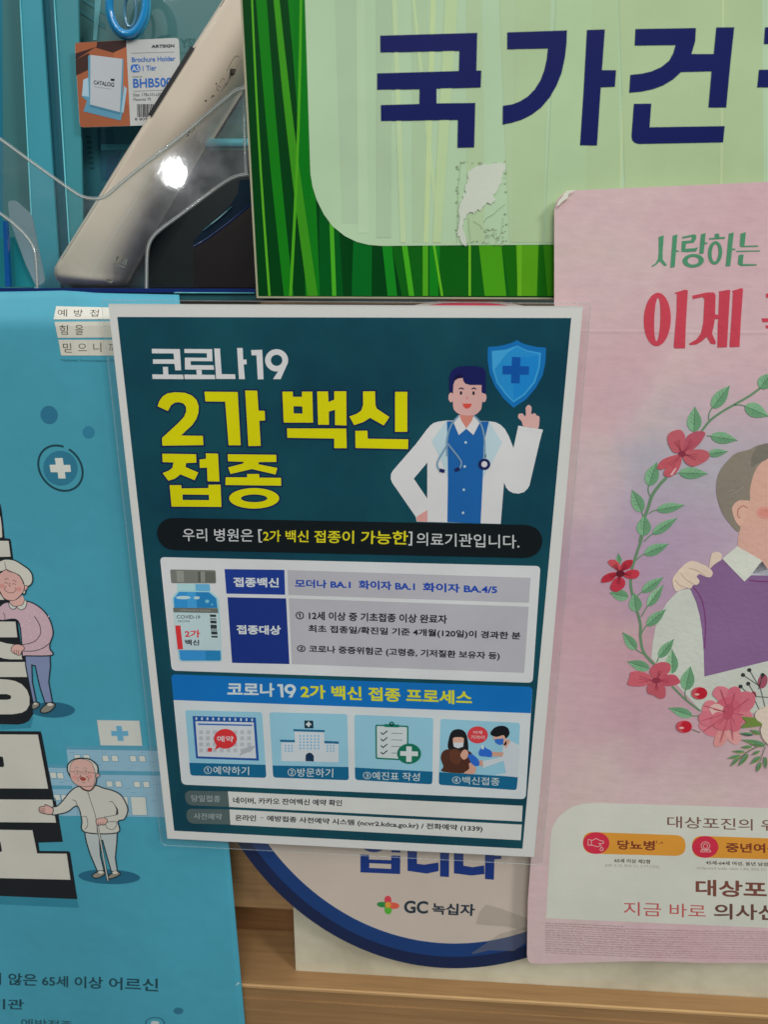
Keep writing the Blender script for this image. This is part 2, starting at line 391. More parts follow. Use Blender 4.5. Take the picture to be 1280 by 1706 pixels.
ring('rim', .90, .9935, RS - 0.0002, .0035, plain('red rim', '#b8304a', .35, ms=40), rs, 25.2, 154.8)
ring('rim_edge', .994, 1.0, RS - 0.0001, .0045, plain('white rim edge', '#a9a49c', .35, ms=40), rs, 25.2, 154.8)
p = Print('sign_lettering', rs, RS, 'vinyl', 3, 'W1'); nb = '#1f3470'
p.poly([(557, 81), (592, 82), (592, 101), (681, 104), (681, 85), (718, 86), (717, 160), (557, 153)], nb, 1, [[(593, 116), (681, 120), (681, 139), (593, 135)]])
p.ell(612, 16, 64, 56, nb, 1, hole=(28, 24)); p.poly([(682, -50), (718, -50), (718, 74), (682, 72)], nb, 1)
p.poly([(747, -20), (785, -20), (785, 118), (815, 122), (872, 113), (872, 148), (825, 158), (747, 147)], nb); p.poly([(878, -40), (915, -40), (914, 172), (878, 170)], nb)
p.poly([(934, -12), (1048, -12), (1048, 22), (972, 22), (972, 126), (1010, 132), (1056, 125), (1057, 160), (1005, 166), (934, 157)], nb)
p.poly([(1060, -30), (1097, -30), (1097, 86), (1125, 87), (1125, 99), (1097, 101), (1095, 183), (1059, 180)], nb)
p.build()
p = Print('company_logo', rs, RS, 'vinyl', 3, 'W1')
p.text('GC', [(733, 266), (831, 269), (829, 320), (733, 317)], '#26323c', 1, .03); p.text('녹십자', [(846, 276), (1020, 281), (1017, 329), (846, 322)], '#26303c', 1, .028)
for cx, cy, rx, ry, rot, c in ((668, 265, 14, 18, 0, '#b93f4a'), (690, 287, 24, 13, 5, '#bd5341'), (669, 303, 15, 19, 0, '#4d9a35'), (646, 283, 22, 11, 5, '#2c7a3c')):
    p.ell(cx, cy, rx, ry, c, 1 + (c == '#bd5341') + 2 * (c == '#b93f4a') + 3 * (c == '#2c7a3c'), rot)
p.ell(668, 284, 12, 12, '#b98a3c', 6); p.build()
# clear tape over its lower right rim
M_tape = gloss_clear('grey clear tape', (0.95, 0.95, 0.93), .12, .13, (.62, .60, .56), bumps=(160, .6))
tp = Print('tape_strip', None, RS - 0.0006, 'vinyl', 1, 'W1')
tp.poly([(1065, 282), (1130, 300), (1228, 338), (1236, 392), (1150, 372), (1022, 362), (1035, 318)], M_tape); tp.poly([(1004, 478), (1120, 400), (1228, 372), (1236, 425), (1175, 470), (1080, 466), (1010, 482)], M_tape, 2)
o = tp.build(); tag(o, 'crumpled clear tape strip on the lower right rim of the round cream sign', 'tape')

# ================================================================ green sign board
GS = 0.0075
gs = empty('notice_board', (0.1, GS, 0.15), 'green board printed with grass blades, a pale panel and big navy letters', 'sign board')
slab('board', [(397, -60), (400, 0), (427.5, 496.5), (1500, 501), (1500, -60)], GS, .0042, plain('cut board edge', '#8d8b72', .6, ms=60), gs)
g = Print('grass_print', gs, GS, 'vinyl', 2)
dk = '#043612'
g.poly([(401.5, -60), (403.5, 0), (430.5, 493.5), (1500, 498), (1500, -60)], dk, 0)
def blade(xt, xb, wt, wb, col, z, yt=-58, yb=493, cx=0):
    L = [(xt - wt / 2, yt)] ; R_ = [(xt + wt / 2, yt)]
    for k in range(1, 9):
        t = k / 8; xm = xt + (xb - xt) * t + cx * math.sin(math.pi * t); w = wt + (wb - wt) * t
        L.append((xm - w / 2, yt + (yb - yt) * t)); R_.append((xm + w / 2, yt + (yb - yt) * t))
    g.poly(L + R_[::-1], col, z)
def gx(a, b): return (400 + a / 2.286, 400 + b / 2.286)
blade(603, 603, 34, 33, '#06581c', 1, yt=395); blade(547, 552, 30, 40, '#044a18', 1, yt=330)
blade(760, 770, 220, 200, '#0d5212', 1, yt=400); blade(900, 910, 130, 120, '#145a0c', 2, yt=400)
blade(431, 481, 18, 16, '#136a14', 3, cx=-3); blade(484, 521, 20, 24, '#0f6816', 2, cx=6); blade(498, 508, 20, 18, '#0a6616', 4, yb=330)
blade(455, 521, 9, 17, '#34801a', 5, cx=-4); blade(502, 484, 4, 5, '#42901c', 6, cx=4); blade(417.5, 449, 3, 4, '#4a9420', 4, cx=-3)
blade(552, 557, 7, 7, '#3f9420', 5, yt=360); blade(585, 585, 8, 3, '#033512', 4, yt=395, yb=465)
blade(644, 654, 16, 16, '#12721c', 5, yt=400); blade(673, 686, 9, 9, '#3a941c', 6, yt=400); blade(725, 723, 18, 14, '#117018', 5, yt=400); blade(709, 709, 9, 9, '#438f1c', 6, yt=400)
blade(722, 737, 4, 4, '#55a020', 7, yt=400); blade(783, 783, 4, 4, '#5ea022', 6, yt=400); blade(816, 826, 38, 36, '#3f8a16', 5, yt=400); blade(866, 866, 8, 7, '#5a9a1e', 7, yt=400); blade(879, 879, 38, 32, '#4a8a16', 6, yt=400); blade(915, 922, 20, 18, '#2d7010', 5, yt=400)
g.build()
g = Print('pale_panel', gs, GS, 'vinyl', 11)
pan = [(508, -58), (508, 0), (516.5, 270), ('G2', 268, 90), ('G2', 276, 140), ('G2', 292, 190), ('G2', 318, 243), ('G2', 352, 290), ('G2', 400, 328), ('G2', 445, 350), ('G2', 490, 361), ('G2', 540, 365), ('G2', 1190, 360), (1500, 405), (1500, -58)]
g.poly(pan, '#9cb494', 0)
ps = [(575, 585, 38, 30, '#97ad90'), (600, 606, 14, 18, '#a0b796'), (640, 640, 26, 24, '#97ad8f'), (655, 672, 8, 9, '#a5b990'), (700, 700, 30, 26, '#98ae8d'), (683, 733, 5, 6, '#a4b98e'), (724, 710, 9, 8, '#a6ba8a'), (756, 728, 22, 14, '#a2b78b'), (790, 793, 26, 30, '#9ab08b'), (845, 862, 30, 26, '#9aaf8a'), (890, 880, 60, 50, '#99ae87'), (960, 940, 60, 66, '#9bb28b'), (1048, 1030, 8, 3, '#a5b78c'), (1000, 1000, 60, 70, '#99ae87'), (1150, 1160, 240, 230, '#99ad85'), (1206, 1202, 4, 4, '#a5b58c'), (1350, 1350, 120, 120, '#97a981')]
for i, (a, b, c, d, e) in enumerate(ps):
    L, R_ = [], []
    blade(a, b, c, d, e, 1 + i % 4, yb=404 if a > 640 else (396 if a > 620 else (388 if a > 590 else 372)))
g.build()
g = Print('panel_lettering', gs, GS, 'vinyl', 17); nv = '#161c50'
g.crop = 'G1'; g.poly([(650, 165), (1101, 152), (1097, 327), (1120, 327), (1117, 405), (912, 410), (912, 479), (1092, 477), (1087, 683), (1009, 684), (1011, 555), (654, 561), (653, 487), (832, 482), (833, 413), (636, 416), (636, 340), (1016, 329), (1018, 235), (651, 243)], nv)
g.crop = 'G3'
g.poly([(-44, 164), (260, 154), (258, 220), (250, 290), (233, 370), (207, 435), (172, 495), (130, 545), (80, 583), (30, 608), (-20, 623), (-67, 632), (-66, 537), (-20, 530), (20, 515), (60, 490), (95, 455), (125, 408), (145, 355), (157, 300), (163, 246), (-44, 250)], nv)
g.poly([(361, 152), (453, 149), (438, 356), (510, 356), (504, 440), (432, 443), (413, 738), (326, 738), (345, 445)], nv)
g.poly([(608, 147), (916, 142), (912, 210), (893, 274), (1006, 274), (1019, 139), (1111, 138), (1090, 330), (1070, 546), (979, 546), (995, 362), (840, 366), (800, 403), (750, 433), (700, 452), (640, 465), (576, 471), (582, 380), (640, 374), (690, 362), (740, 340), (780, 307), (800, 270), (812, 229), (604, 231)], nv)
g.poly([(600, 527), (689, 526), (680, 646), (1062, 640), (1054, 723), (625, 731), (603, 724), (591, 710), (588, 690)], nv)
g.poly([(1268, 138), (1500, 134), (1500, 218), (1262, 222)], nv); g.poly([(1236, 354), (1500, 350), (1500, 436), (1227, 444)], nv)
g.build()
g = Print('paper_residue', gs, GS, 'paper', 20, 'G2')
res = [(870, 85), (888, 72), (918, 56), (960, 52), (1015, 50), (1012, 72), (1000, 100), (996, 122), (982, 150), (968, 172), (972, 192), (955, 205), (942, 196), (930, 215), (918, 232), (905, 222), (893, 243), (876, 236), (862, 252), (850, 268), (848, 290), (858, 320), (866, 350), (862, 368), (846, 356), (836, 330), (824, 318), (834, 290), (838, 262), (832, 238), (840, 215), (836, 200), (850, 190), (848, 172), (862, 160), (856, 140), (868, 120)]
jit = []
for i, q in enumerate(res):
    n_ = res[(i + 1) % len(res)]
    for k in range(3): jit.append((q[0] + (n_[0] - q[0]) * k / 3 + random.uniform(-3, 3), q[1] + (n_[1] - q[1]) * k / 3 + random.uniform(-3, 3)))
g.poly(jit, '#b1b7a9', 3)
st = '#8c9c80'
for a in range(90):
    side_ = a % 3
    if side_ == 0: x, y = random.uniform(836, 1018), random.choice((random.uniform(44, 58), random.uniform(345, 362)))
    elif side_ == 1: x, y = random.choice((random.uniform(826, 836), random.uniform(1002, 1018))), random.uniform(50, 350)
    else: x, y = random.uniform(930, 1004), random.uniform(300, 355)
    r1 = random.uniform(1.5, 6); g.poly([(x + r1 * random.uniform(.4, 1.2) * math.cos(t), y + r1 * random.uniform(.4, 1.2) * math.sin(t)) for t in (0, 1, 2, 3, 4, 5)], random.choice((st, '#95a58a', '#84946f')), 1 + (a % 2))
for pl in ([(1012, 205), (985, 225), (965, 245), (940, 258), (930, 275)], [(872, 255), (874, 300), (880, 350)], [(890, 270), (915, 285), (925, 300)], [(1004, 255), (1000, 300), (985, 345), (960, 320), (945, 335)], [(842, 48), (832, 150), (828, 350)]): g.line(pl, 1.6, '#88987c', 3)
g.build()

# ================================================================ pink poster
PK = 0.0030
def pk_surf(x, z): return PK
def pink_mat():
    m, nt, b = new_mat('watercolour pink print')
    tc = N(nt, 'ShaderNodeTexCoord'); geo = N(nt, 'ShaderNodeNewGeometry')
    n = noise(nt, 11, 7, vec=geo.outputs['Position']); n.inputs['Distortion'].default_value = 1.2
    r = N(nt, 'ShaderNodeValToRGB'); e = r.color_ramp.elements; e[0].position = .30; e[0].color = rgb('#b6979b'); e[1].position = .70; e[1].color = rgb('#b5a39c')
    x_ = e.new(.5); x_.color = rgb('#b9a1a1'); nt.links.new(n.outputs['Fac'], r.inputs[0])
    cur = r.outputs[0]
    # printed watercolour washes: violet, rose and blue grey patches
    for (px, py, rx, rz, col, am) in ((1010, 955, .050, .028, '#9a879a', .85), (1150, 840, .060, .055, '#9d95a4', .75), (1080, 1100, .055, .055, '#aa828d', .8), (1120, 930, .04, .05, '#9b859a', .8), (1210, 760, .05, .03, '#93979f', .7), (1180, 1220, .06, .035, '#a88792', .55), (960, 1040, .03, .06, '#af8d95', .6), (1260, 500, .04, .09, '#b7979d', .5), (940, 1180, .03, .05, '#b6989e', .5)):
        c = P(px, py, PK); sub = N(nt, 'ShaderNodeVectorMath', operation='SUBTRACT'); nt.links.new(geo.outputs['Position'], sub.inputs[0]); sub.inputs[1].default_value = c
        mu = N(nt, 'ShaderNodeVectorMath', operation='MULTIPLY'); mu.inputs[1].default_value = (1 / rx, 0, 1 / rz); nt.links.new(sub.outputs[0], mu.inputs[0])
        ln = N(nt, 'ShaderNodeVectorMath', operation='LENGTH'); nt.links.new(mu.outputs[0], ln.inputs[0])
        nn = noise(nt, 38, 8, vec=geo.outputs['Position']); ad = N(nt, 'ShaderNodeMath', operation='MULTIPLY_ADD'); ad.inputs[1].default_value = 1.1; nt.links.new(nn.outputs['Fac'], ad.inputs[0]); nt.links.new(ln.outputs['Value'], ad.inputs[2])
        mr = N(nt, 'ShaderNodeMapRange', interpolation_type='SMOOTHSTEP'); mr.inputs['From Min'].default_value = 1.85; mr.inputs['From Max'].default_value = 0.75; mr.inputs['To Max'].default_value = am; nt.links.new(ad.outputs[0], mr.inputs['Value'])
        mx = N(nt, 'ShaderNodeMix', data_type='RGBA'); nt.links.new(mr.outputs[0], mx.inputs['Factor']); nt.links.new(cur, mx.inputs[6]); mx.inputs[7].default_value = rgb(col); cur = mx.outputs[2]
    mottled(nt, cur, .035, 160, b.inputs['Base Color']); b.inputs['Roughness'].default_value = .6; b.inputs['Specular IOR Level'].default_value = .12
    bn0 = bump(nt, b, 150, .30, .0007, 7, stretch=(.6, 1, 1.4))
    # the sheet was once folded across: a shallow ridge
    sx = N(nt, 'ShaderNodeSeparateXYZ'); nt.links.new(geo.outputs['Position'], sx.inputs[0]); sb = N(nt, 'ShaderNodeMath', operation='SUBTRACT'); nt.links.new(sx.outputs['Z'], sb.inputs[0]); sb.inputs[1].default_value = P(1100, 553, PK).z
    ab = N(nt, 'ShaderNodeMath', operation='ABSOLUTE'); nt.links.new(sb.outputs[0], ab.inputs[0]); mr = N(nt, 'ShaderNodeMapRange'); mr.inputs['From Max'].default_value = .0011; mr.inputs['To Min'].default_value = 1; mr.inputs['To Max'].default_value = 0; nt.links.new(ab.outputs[0], mr.inputs['Value'])
    bf = N(nt, 'ShaderNodeBump'); bf.inputs['Strength'].default_value = .22; bf.inputs['Distance'].default_value = .0004; nt.links.new(mr.outputs[0], bf.inputs['Height']); nt.links.new(bn0.outputs[0], bf.inputs['Normal']); nt.links.new(bf.outputs[0], b.inputs['Normal']); return m
pk = empty('paper_poster', (0.15, PK, -0.1), 'pink watercolour paper poster with a flower wreath and red and green headline', 'poster')
M_pink = pink_mat()
slab('poster_sheet', [(924, 520), (924, 352), (926, 340), (931, 330), (940, 322), (944, 319), (960, 317), (1280, 303), (1500, 294), (1500, 1606), (1280, 1604.5), (1180, 1604.5), (1090, 1601.5), (1030, 1602), (960, 1604), (900, 1606), (885, 1605), (880, 1600), (878.5, 1590), (880, 1500), (886, 1420)], PK, .0003, M_pink, pk)
cr = Print('curled_corner', pk, PK - .0015, 'paper', 2, 'P1'); cr.poly([(92, 150), (105, 118), (128, 92), (150, 60), (205, 54), (180, 66), (162, 78), (156, 100), (130, 118), (108, 140)], '#c6c4b4', 1); cr.build()
q = Print('headline', pk, PK, 'pink', 3, 'P1'); gr = '#45805f'; rd = '#b03c4a'
def brush(pts, w, col, z=1): q.line(pts, w, col, z, smooth=True)
# green line
q.poly([(668, 318), (697, 310), (690, 400), (690, 445), (715, 478), (700, 482), (675, 455), (650, 478), (628, 487), (627, 482), (652, 465), (665, 440), (668, 400)], gr)
q.poly([(747, 312), (773, 304), (766, 392), (783, 396), (781, 403), (765, 402), (758, 488), (733, 492)], gr)
q.poly([(800, 318), (868, 303), (880, 312), (878, 330), (866, 350), (822, 356), (818, 385), (868, 382), (890, 376), (878, 400), (830, 404), (795, 402), (798, 342), (850, 338), (855, 318), (802, 328)], gr)
q.poly([(905, 304), (932, 297), (927, 348), (943, 352), (940, 358), (926, 358), (920, 412), (896, 414)], gr)
q.ell(862, 452, 60, 38, gr, 2, -3, hole=(32, 22))
q.poly([(950, 326), (985, 322), (982, 303), (1005, 298), (1010, 320), (1042, 318), (1040, 329), (952, 334)], gr)
q.ell(985, 408, 40, 66, gr, 2, 4, hole=(19, 50))
q.poly([(1062, 300), (1090, 293), (1080, 382), (1100, 386), (1098, 392), (1080, 393), (1070, 482), (1044, 484)], gr)
q.poly([(1128, 300), (1158, 292), (1150, 368), (1228, 366), (1226, 374), (1135, 376), (1124, 370)], gr)
q.poly([(1104, 396), (1238, 394), (1237, 400), (1105, 403)], gr); q.poly([(1118, 420), (1145, 416), (1140, 470), (1220, 472), (1218, 479), (1130, 482), (1112, 470)], gr)
# red line
q.ell(660, 782, 76, 150, rd, 1, 2, n=40, hole=(17, 122))
q.poly([(755, 633), (815, 615), (832, 618), (822, 780), (816, 944), (760, 945), (752, 935), (768, 740), (770, 640)], rd)
q.poly([(857, 648), (940, 630), (978, 630), (988, 645), (985, 752), (1003, 757), (1008, 632), (1004, 625), (1060, 615), (1070, 618), (1060, 780), (1052, 938), (998, 940), (1000, 800), (1003, 780), (984, 780), (975, 830), (968, 862), (990, 910), (985, 922), (960, 918), (938, 880), (910, 905), (880, 922), (845, 926), (838, 918), (880, 893), (905, 860), (918, 800), (925, 670), (915, 656), (860, 668)], rd)
q.poly([(1080, 622), (1130, 606), (1142, 610), (1130, 780), (1122, 936), (1068, 938), (1066, 925), (1078, 760), (1085, 632)], rd)
q.poly([(1270, 640), (1300, 625), (1500, 620), (1500, 660), (1272, 660)], rd); q.poly([(1246, 776), (1500, 770), (1500, 795), (1252, 797)], rd); q.poly([(1268, 815), (1500, 815), (1500, 832), (1272, 832)], rd)
q.build()
# the printed wreath
w = Print('wreath_picture', pk, PK, 'pink', 3); 
stem = '#5b7a5c'
w.crop = 'P2'
w.line([(1300, 150), (1220, 205), (1150, 255), (1050, 312), (950, 370), (870, 430), (810, 505)], 16, stem, 1, smooth=True)
w.line([(560, 835), (500, 900), (455, 970), (430, 1050), (405, 1120), (395, 1200), (370, 1290)], 22, stem, 1, smooth=True)
w.crop = 'P3'
w.line([(400, -10), (385, 150), (350, 260), (310, 400), (310, 520), (345, 650), (375, 770), (375, 860), (400, 970), (480, 1060)], 19, stem, 2, smooth=True)
w.crop = 'P4'; w.line([(600, 270), (680, 350), (740, 400), (800, 445)], 14, stem, 1, smooth=True)
def leaf(c, base, tip, width, col='#6f9a76', z=3, stalk=None):
    w.crop = c; bx, by = base; tx, ty = tip; L = math.hypot(tx - bx, ty - by); ux, uy = (tx - bx) / L, (ty - by) / L; nx, ny = -uy, ux
    prof = [(0, 0), (.08, .28), (.25, .46), (.42, .5), (.6, .42), (.78, .24), (.92, .08), (1, 0)]
    a = [(bx + ux * L * t + nx * width * s, by + uy * L * t + ny * width * s) for t, s in prof]; b = [(bx + ux * L * t - nx * width * s, by + uy * L * t - ny * width * s) for t, s in prof[1:-1]]
    w.poly(a + b[::-1], col, z)
    mid = [(bx + ux * L * t, by + uy * L * t) for t in (0, .5, 1)]
    h = [(bx + ux * L * t + nx * width * s * .98, by + uy * L * t + ny * width * s * .98) for t, s in prof]
    w.poly(h, '#5d8765', z + 1); w.line([mid[0], mid[1], mid[2]], 4.5, '#4a7050', z + 2, taper=True)
    for k in (.3, .45, .6):
        m0 = (bx + ux * L * k, by + uy * L * k)
        for sg in (1, -1): w.line([m0, (m0[0] + ux * L * .13 + nx * sg * width * .28, m0[1] + uy * L * .13 + ny * sg * width * .28)], 2, '#52785a', z + 2)
    if stalk: w.line([base] + stalk, 8, stem, 1, smooth=True)
leaf('P2', (885, 340), (1012, 178), 95, stalk=[(865, 375), (860, 425)]); leaf('P2', (755, 512), (763, 328), 105); leaf('P2', (1118, 325), (1290, 400), 105, stalk=[(1080, 318), (1040, 320)])
leaf('P2', (1225, 200), (1310, 90), 100); leaf('P2', (875, 540), (1068, 570), 86, stalk=[(850, 537)]); leaf('P2', (855, 668), (1000, 648), 60); leaf('P2', (650, 800), (858, 808), 86, stalk=[(620, 812)])
leaf('P2', (433, 893), (492, 722), 100, stalk=[(430, 930), (445, 970)]); leaf('P2', (385, 1080), (315, 920), 92, stalk=[(390, 1100), (400, 1125)]); leaf('P2', (490, 1065), (692, 1030), 72, stalk=[(460, 1075), (435, 1092)])
leaf('P2', (395, 1250), (405, 1100), 105); leaf('P2', (460, 1235), (640, 1120), 70, stalk=[(430, 1260), (400, 1290)])
leaf('P3', (400, 270), (580, 195), 78, stalk=[(370, 290), (330, 325)]); leaf('P3', (225, 340), (217, 262), 40); leaf('P3', (290, 575), (155, 545), 80); leaf('P3', (345, 680), (330, 545), 95); leaf('P3', (385, 540), (540, 432), 72, stalk=[(360, 560), (345, 580)])
leaf('P3', (425, 640), (540, 485), 70, '#7fa683', stalk=[(400, 680), (380, 715)]); leaf('P3', (418, 778), (558, 660), 74, stalk=[(400, 800), (382, 835)]); leaf('P3', (345, 950), (248, 825), 74, stalk=[(370, 965), (405, 985)])
leaf('P3', (505, 1005), (615, 872), 70, stalk=[(490, 1040)]); leaf('P3', (600, 1118), (600, 945), 88, '#84aa86'); leaf('P3', (440, 1085), (280, 1032), 76); leaf('P4', (695, 298), (732, 128), 100, stalk=[(692, 330), (705, 370)]); leaf('P4', (745, 482), (572, 423), 70, stalk=[(790, 480)])
def flower(c, petals, cx, cy, cores):
    w.crop = c
    for i, (pts, col) in enumerate(petals):
        w.blob(pts, col, 7 + i)
        mx_, my_ = sum(p_[0] for p_ in pts) / len(pts), sum(p_[1] for p_ in pts) / len(pts)
        for k in (-.22, 0, .22):
            dx, dy = mx_ - cx, my_ - cy; ex, ey = mx_ + dx * .55 - dy * k * 1.6, my_ + dy * .55 + dx * k * 1.6
            w.line([(cx + dx * .15, cy + dy * .15), (mx_ - dy * k, my_ + dx * k), (ex, ey)], 5, cores, 7 + i, taper=True) if False else w.line([(cx + dx * .2, cy + dy * .2), (mx_ - dy * k * .8, my_ + dx * k * .8)], 5, cores, 13, taper=True)
flower('P2', [([(620, 660), (580, 610), (567, 550), (590, 512), (650, 494), (685, 520), (695, 570), (680, 640)], '#a8535d'), ([(680, 650), (690, 580), (720, 530), (780, 505), (835, 515), (820, 560), (780, 610), (720, 655)], '#a04c59'),
  ([(680, 660), (760, 635), (830, 640), (865, 665), (855, 705), (800, 740), (740, 755), (690, 720)], '#a9555c'), ([(665, 670), (600, 680), (530, 710), (492, 765), (530, 778), (555, 765), (540, 810), (575, 832), (620, 810), (655, 760), (670, 700)], '#a94f57')], 672, 668, '#8a3544')
w.ell(672, 665, 26, 22, '#7b2f3e', 14); w.poly([(585, 815), (625, 765), (632, 768), (600, 818)], '#c9a0a0', 14)
flower('P3', [([(215, 385), (160, 350), (145, 320), (175, 308), (215, 325), (235, 370)], '#b0464e'), ([(235, 385), (240, 345), (270, 315), (318, 312), (315, 345), (290, 375)], '#9c2a36'), ([(260, 400), (310, 380), (355, 385), (368, 412), (345, 440), (300, 445), (255, 425)], '#ac3541'),
  ([(235, 430), (265, 460), (260, 500), (225, 530), (190, 537), (160, 510), (180, 460), (215, 430)], '#a83040'), ([(210, 410), (175, 455), (130, 470), (97, 468), (110, 430), (150, 405), (195, 398)], '#a22a38')], 232, 408, '#6e1a28')
w.ell(232, 408, 30, 24, '#5a1a26', 14)
flower('P4', [([(470, 215), (440, 170), (470, 120), (530, 97), (580, 110), (590, 150), (560, 190), (510, 220)], '#ab505c'), ([(520, 215), (560, 190), (620, 190), (658, 240), (620, 262), (560, 268), (515, 245)], '#a94a58'), ([(490, 240), (540, 260), (555, 300), (548, 350), (510, 358), (470, 335), (430, 320), (422, 280), (445, 245)], '#a8505a'),
  ([(460, 225), (440, 190), (380, 165), (310, 168), (300, 200), (290, 230), (285, 258), (330, 270), (400, 268), (450, 245)], '#b25660')], 490, 230, '#8c3547')
w.ell(488, 228, 30, 20, '#813040', 14)
pe = []
random.seed(11)
w.crop = 'P4'
for i, (px_, py_, rx, ry, rot, col) in enumerate([(870, 560, 90, 60, 30, '#bd6e78'), (960, 620, 95, 45, -55, '#c08480'), (1030, 610, 80, 50, 60, '#c58a88'), (1090, 470, 95, 60, 20, '#bc7078'), (1120, 380, 80, 70, -40, '#b96470'), (960, 330, 75, 55, 30, '#bd6d78'), (1040, 350, 60, 80, 15, '#b85f6e'), (870, 420, 60, 50, -20, '#be6f78'), (860, 500, 70, 55, 10, '#b86672'), (1000, 420, 90, 75, 0, '#b55766'), (920, 440, 55, 45, 15, '#cba29a'), (950, 520, 80, 60, 35, '#b8606c'), (1040, 520, 60, 75, -20, '#b85f6c'), (1000, 450, 40, 60, 20, '#a84a5a')]):
    a = [(px_ + math.cos(t) * rx * random.uniform(.85, 1.08) * math.cos(math.radians(rot)) - math.sin(t) * ry * random.uniform(.85, 1.08) * math.sin(math.radians(rot)), py_ + math.cos(t) * rx * math.sin(math.radians(rot)) + math.sin(t) * ry * math.cos(math.radians(rot))) for t in [k * math.pi / 5 for k in range(10)]]
    w.blob(a, col, 4 + i)
    w.line([(1010 + (px_ - 1010) * .2, 460 + (py_ - 460) * .2), (px_, py_), (px_ + (px_ - 1010) * .3, py_ + (py_ - 460) * .3)], 7, '#a44c5c', 18, taper=True)
for cx_, cy_ in ((795, 320), (686, 558)):
    w.ell(cx_, cy_, 56, 44, '#b04650', 15); w.ell(cx_ + 14, cy_, 40, 41, '#a81f2e', 16); w.ell(cx_ - 18, cy_ + 8, 17, 8, '#c79a90', 17)
w.line([(742, 578), (800, 600)], 8, '#6a6a58', 2)
for a, b in (((1105, 190), (1210, 260)), ((1150, 155), (1230, 290)), ((1142, 252), (1200, 345)), ((1088, 272), (1170, 350)), ((1245, 190), (1215, 290)), ((1230, 290), (1265, 430)), ((1170, 342), (1300, 350)), ((1180, 350), (1220, 435))):
    w.line([a, b], 7, '#56625a', 2)
for a in ((1105, 190), (1150, 155), (1142, 252), (1088, 272), (1245, 190)): w.ell(*a, 15, 14, '#2c3432', 3)
w.ell(1245, 235, 34, 52, '#8e4a58', 2, 15); w.ell(1180, 330, 20, 24, '#a05a66', 2)
w.blob([(1190, 470), (1230, 430), (1320, 425), (1320, 680), (1260, 660), (1230, 590), (1240, 540), (1205, 510)], '#cdb3a4', 19)
w.poly([(1090, 485), (1200, 495), (1250, 550), (1180, 560), (1085, 570), (1130, 525)], '#657c3c', 18)
for t_ in range(11):
    bx_ = 1290 - t_ * 22; by_ = 690 + t_ * 8
for (a, b, wd, c_) in (((1255, 680), (1090, 650), 34, '#6f8a4c'), ((1265, 690), (1155, 680), 30, '#5d7a44'), ((1230, 610), (1155, 580), 30, '#6f8040'), ((1170, 700), (1090, 705), 26, '#75884a'), ((1120, 738), (1030, 732), 24, '#75884a'), ((1090, 762), (995, 785), 26, '#75884a'), ((1075, 780), (1018, 838), 24, '#6a7c44'), ((1142, 752), (1072, 840), 32, '#5e7440'), ((1225, 730), (1170, 760), 22, '#75884a'), ((1228, 770), (1158, 825), 32, '#6a7f44'), ((1232, 810), (1203, 882), 32, '#6a7f44'), ((1262, 770), (1268, 860), 28, '#5e7440'), ((1180, 615), (1078, 605), 26, '#3c5444')):
    leaf('P4', a, b, wd, c_, 16)
w.line([(1290, 672), (1200, 705), (1130, 745), (1020, 838)], 6, '#5c6650', 15, smooth=True); w.line([(1265, 700), (1235, 780), (1205, 870)], 5, '#5c6650', 15, smooth=True)
w.build()
# the couple inside the wreath: what the frame shows of the man and a hand on his shoulder
m_ = Print('man_picture', pk, PK, 'pink', 2)
m_.crop = 'P3'
m_.blob([(455, 1060), (470, 880), (500, 740), (560, 620), (640, 530), (740, 500), (800, 560), (860, 700), (900, 900), (900, 1290), (760, 1300), (560, 1230)], '#afb3a9', 0) if False else m_.poly([(452, 1010), (462, 900), (482, 790), (515, 700), (560, 620), (610, 565), (650, 530), (720, 515), (800, 560), (900, 560), (1700, 560), (1700, 1400), (860, 1400), (800, 1380), (700, 1270), (560, 1120)], '#afb3a9', 0)
m_.poly([(830, 1140), (825, 960), (812, 800), (795, 700), (770, 610), (735, 530), (700, 480), (860, 370), (965, 303), (1110, 460), (1160, 420), (1700, 420), (1700, 940), (1280, 1030)], '#76597d', 1)
m_.line([(752, 505), (800, 570), (828, 660), (838, 780), (832, 940)], 8, '#6a3563', 2, smooth=True); m_.line([(1150, 455), (1220, 464), (1400, 464)], 9, '#6a3563', 2)
m_.poly([(1150, 420), (1250, 310), (1500, 310), (1500, 425)], '#a5a6ad', 2)
m_.poly([(1085, 60), (1080, 235), (1245, 325), (1290, 390), (1700, 390), (1700, -20)], '#bc9486', 3)
m_.poly([(958, 303), (1062, 213), (1240, 315), (1160, 420), (1115, 465)], '#b9bcb0', 5)
sk = '#c6b19f'
m_.blob([(625, 530), (603, 470), (615, 425), (680, 350), (740, 318), (800, 335), (860, 365), (889, 400), (875, 432), (840, 430), (795, 412), (775, 428), (795, 460), (780, 486), (750, 490), (735, 512), (700, 512), (660, 525)], sk, 4)
m_.blob([(865, 370), (875, 290), (890, 260), (930, 255), (953, 275), (950, 305), (905, 340)], sk, 4)
for pl in ([(720, 370), (775, 385), (840, 425)], [(660, 405), (700, 450), (760, 487)], [(620, 450), (655, 490), (715, 512)]): m_.line(pl, 4, '#9b8472', 6, smooth=True, taper=True)
m_.crop = 'P2'
m_.poly([(1068, 1290), (1080, 1180), (1030, 1100), (1100, 1000), (1150, 990), (1160, 860), (1200, 730), (1300, 660), (1500, 600), (1800, 700), (1800, 1600), (1068, 1500)], '#bc9484', 2)
m_.blob([(1068, 1220), (1000, 1150), (950, 1070), (918, 960), (918, 860), (945, 780), (1000, 710), (1060, 660), (1150, 635), (1210, 605), (1290, 596), (1400, 590), (1420, 640), (1290, 690), (1215, 750), (1175, 830), (1155, 920), (1150, 1005), (1090, 1000), (1050, 1040), (1055, 1100), (1085, 1180)], '#7a7266', 3)
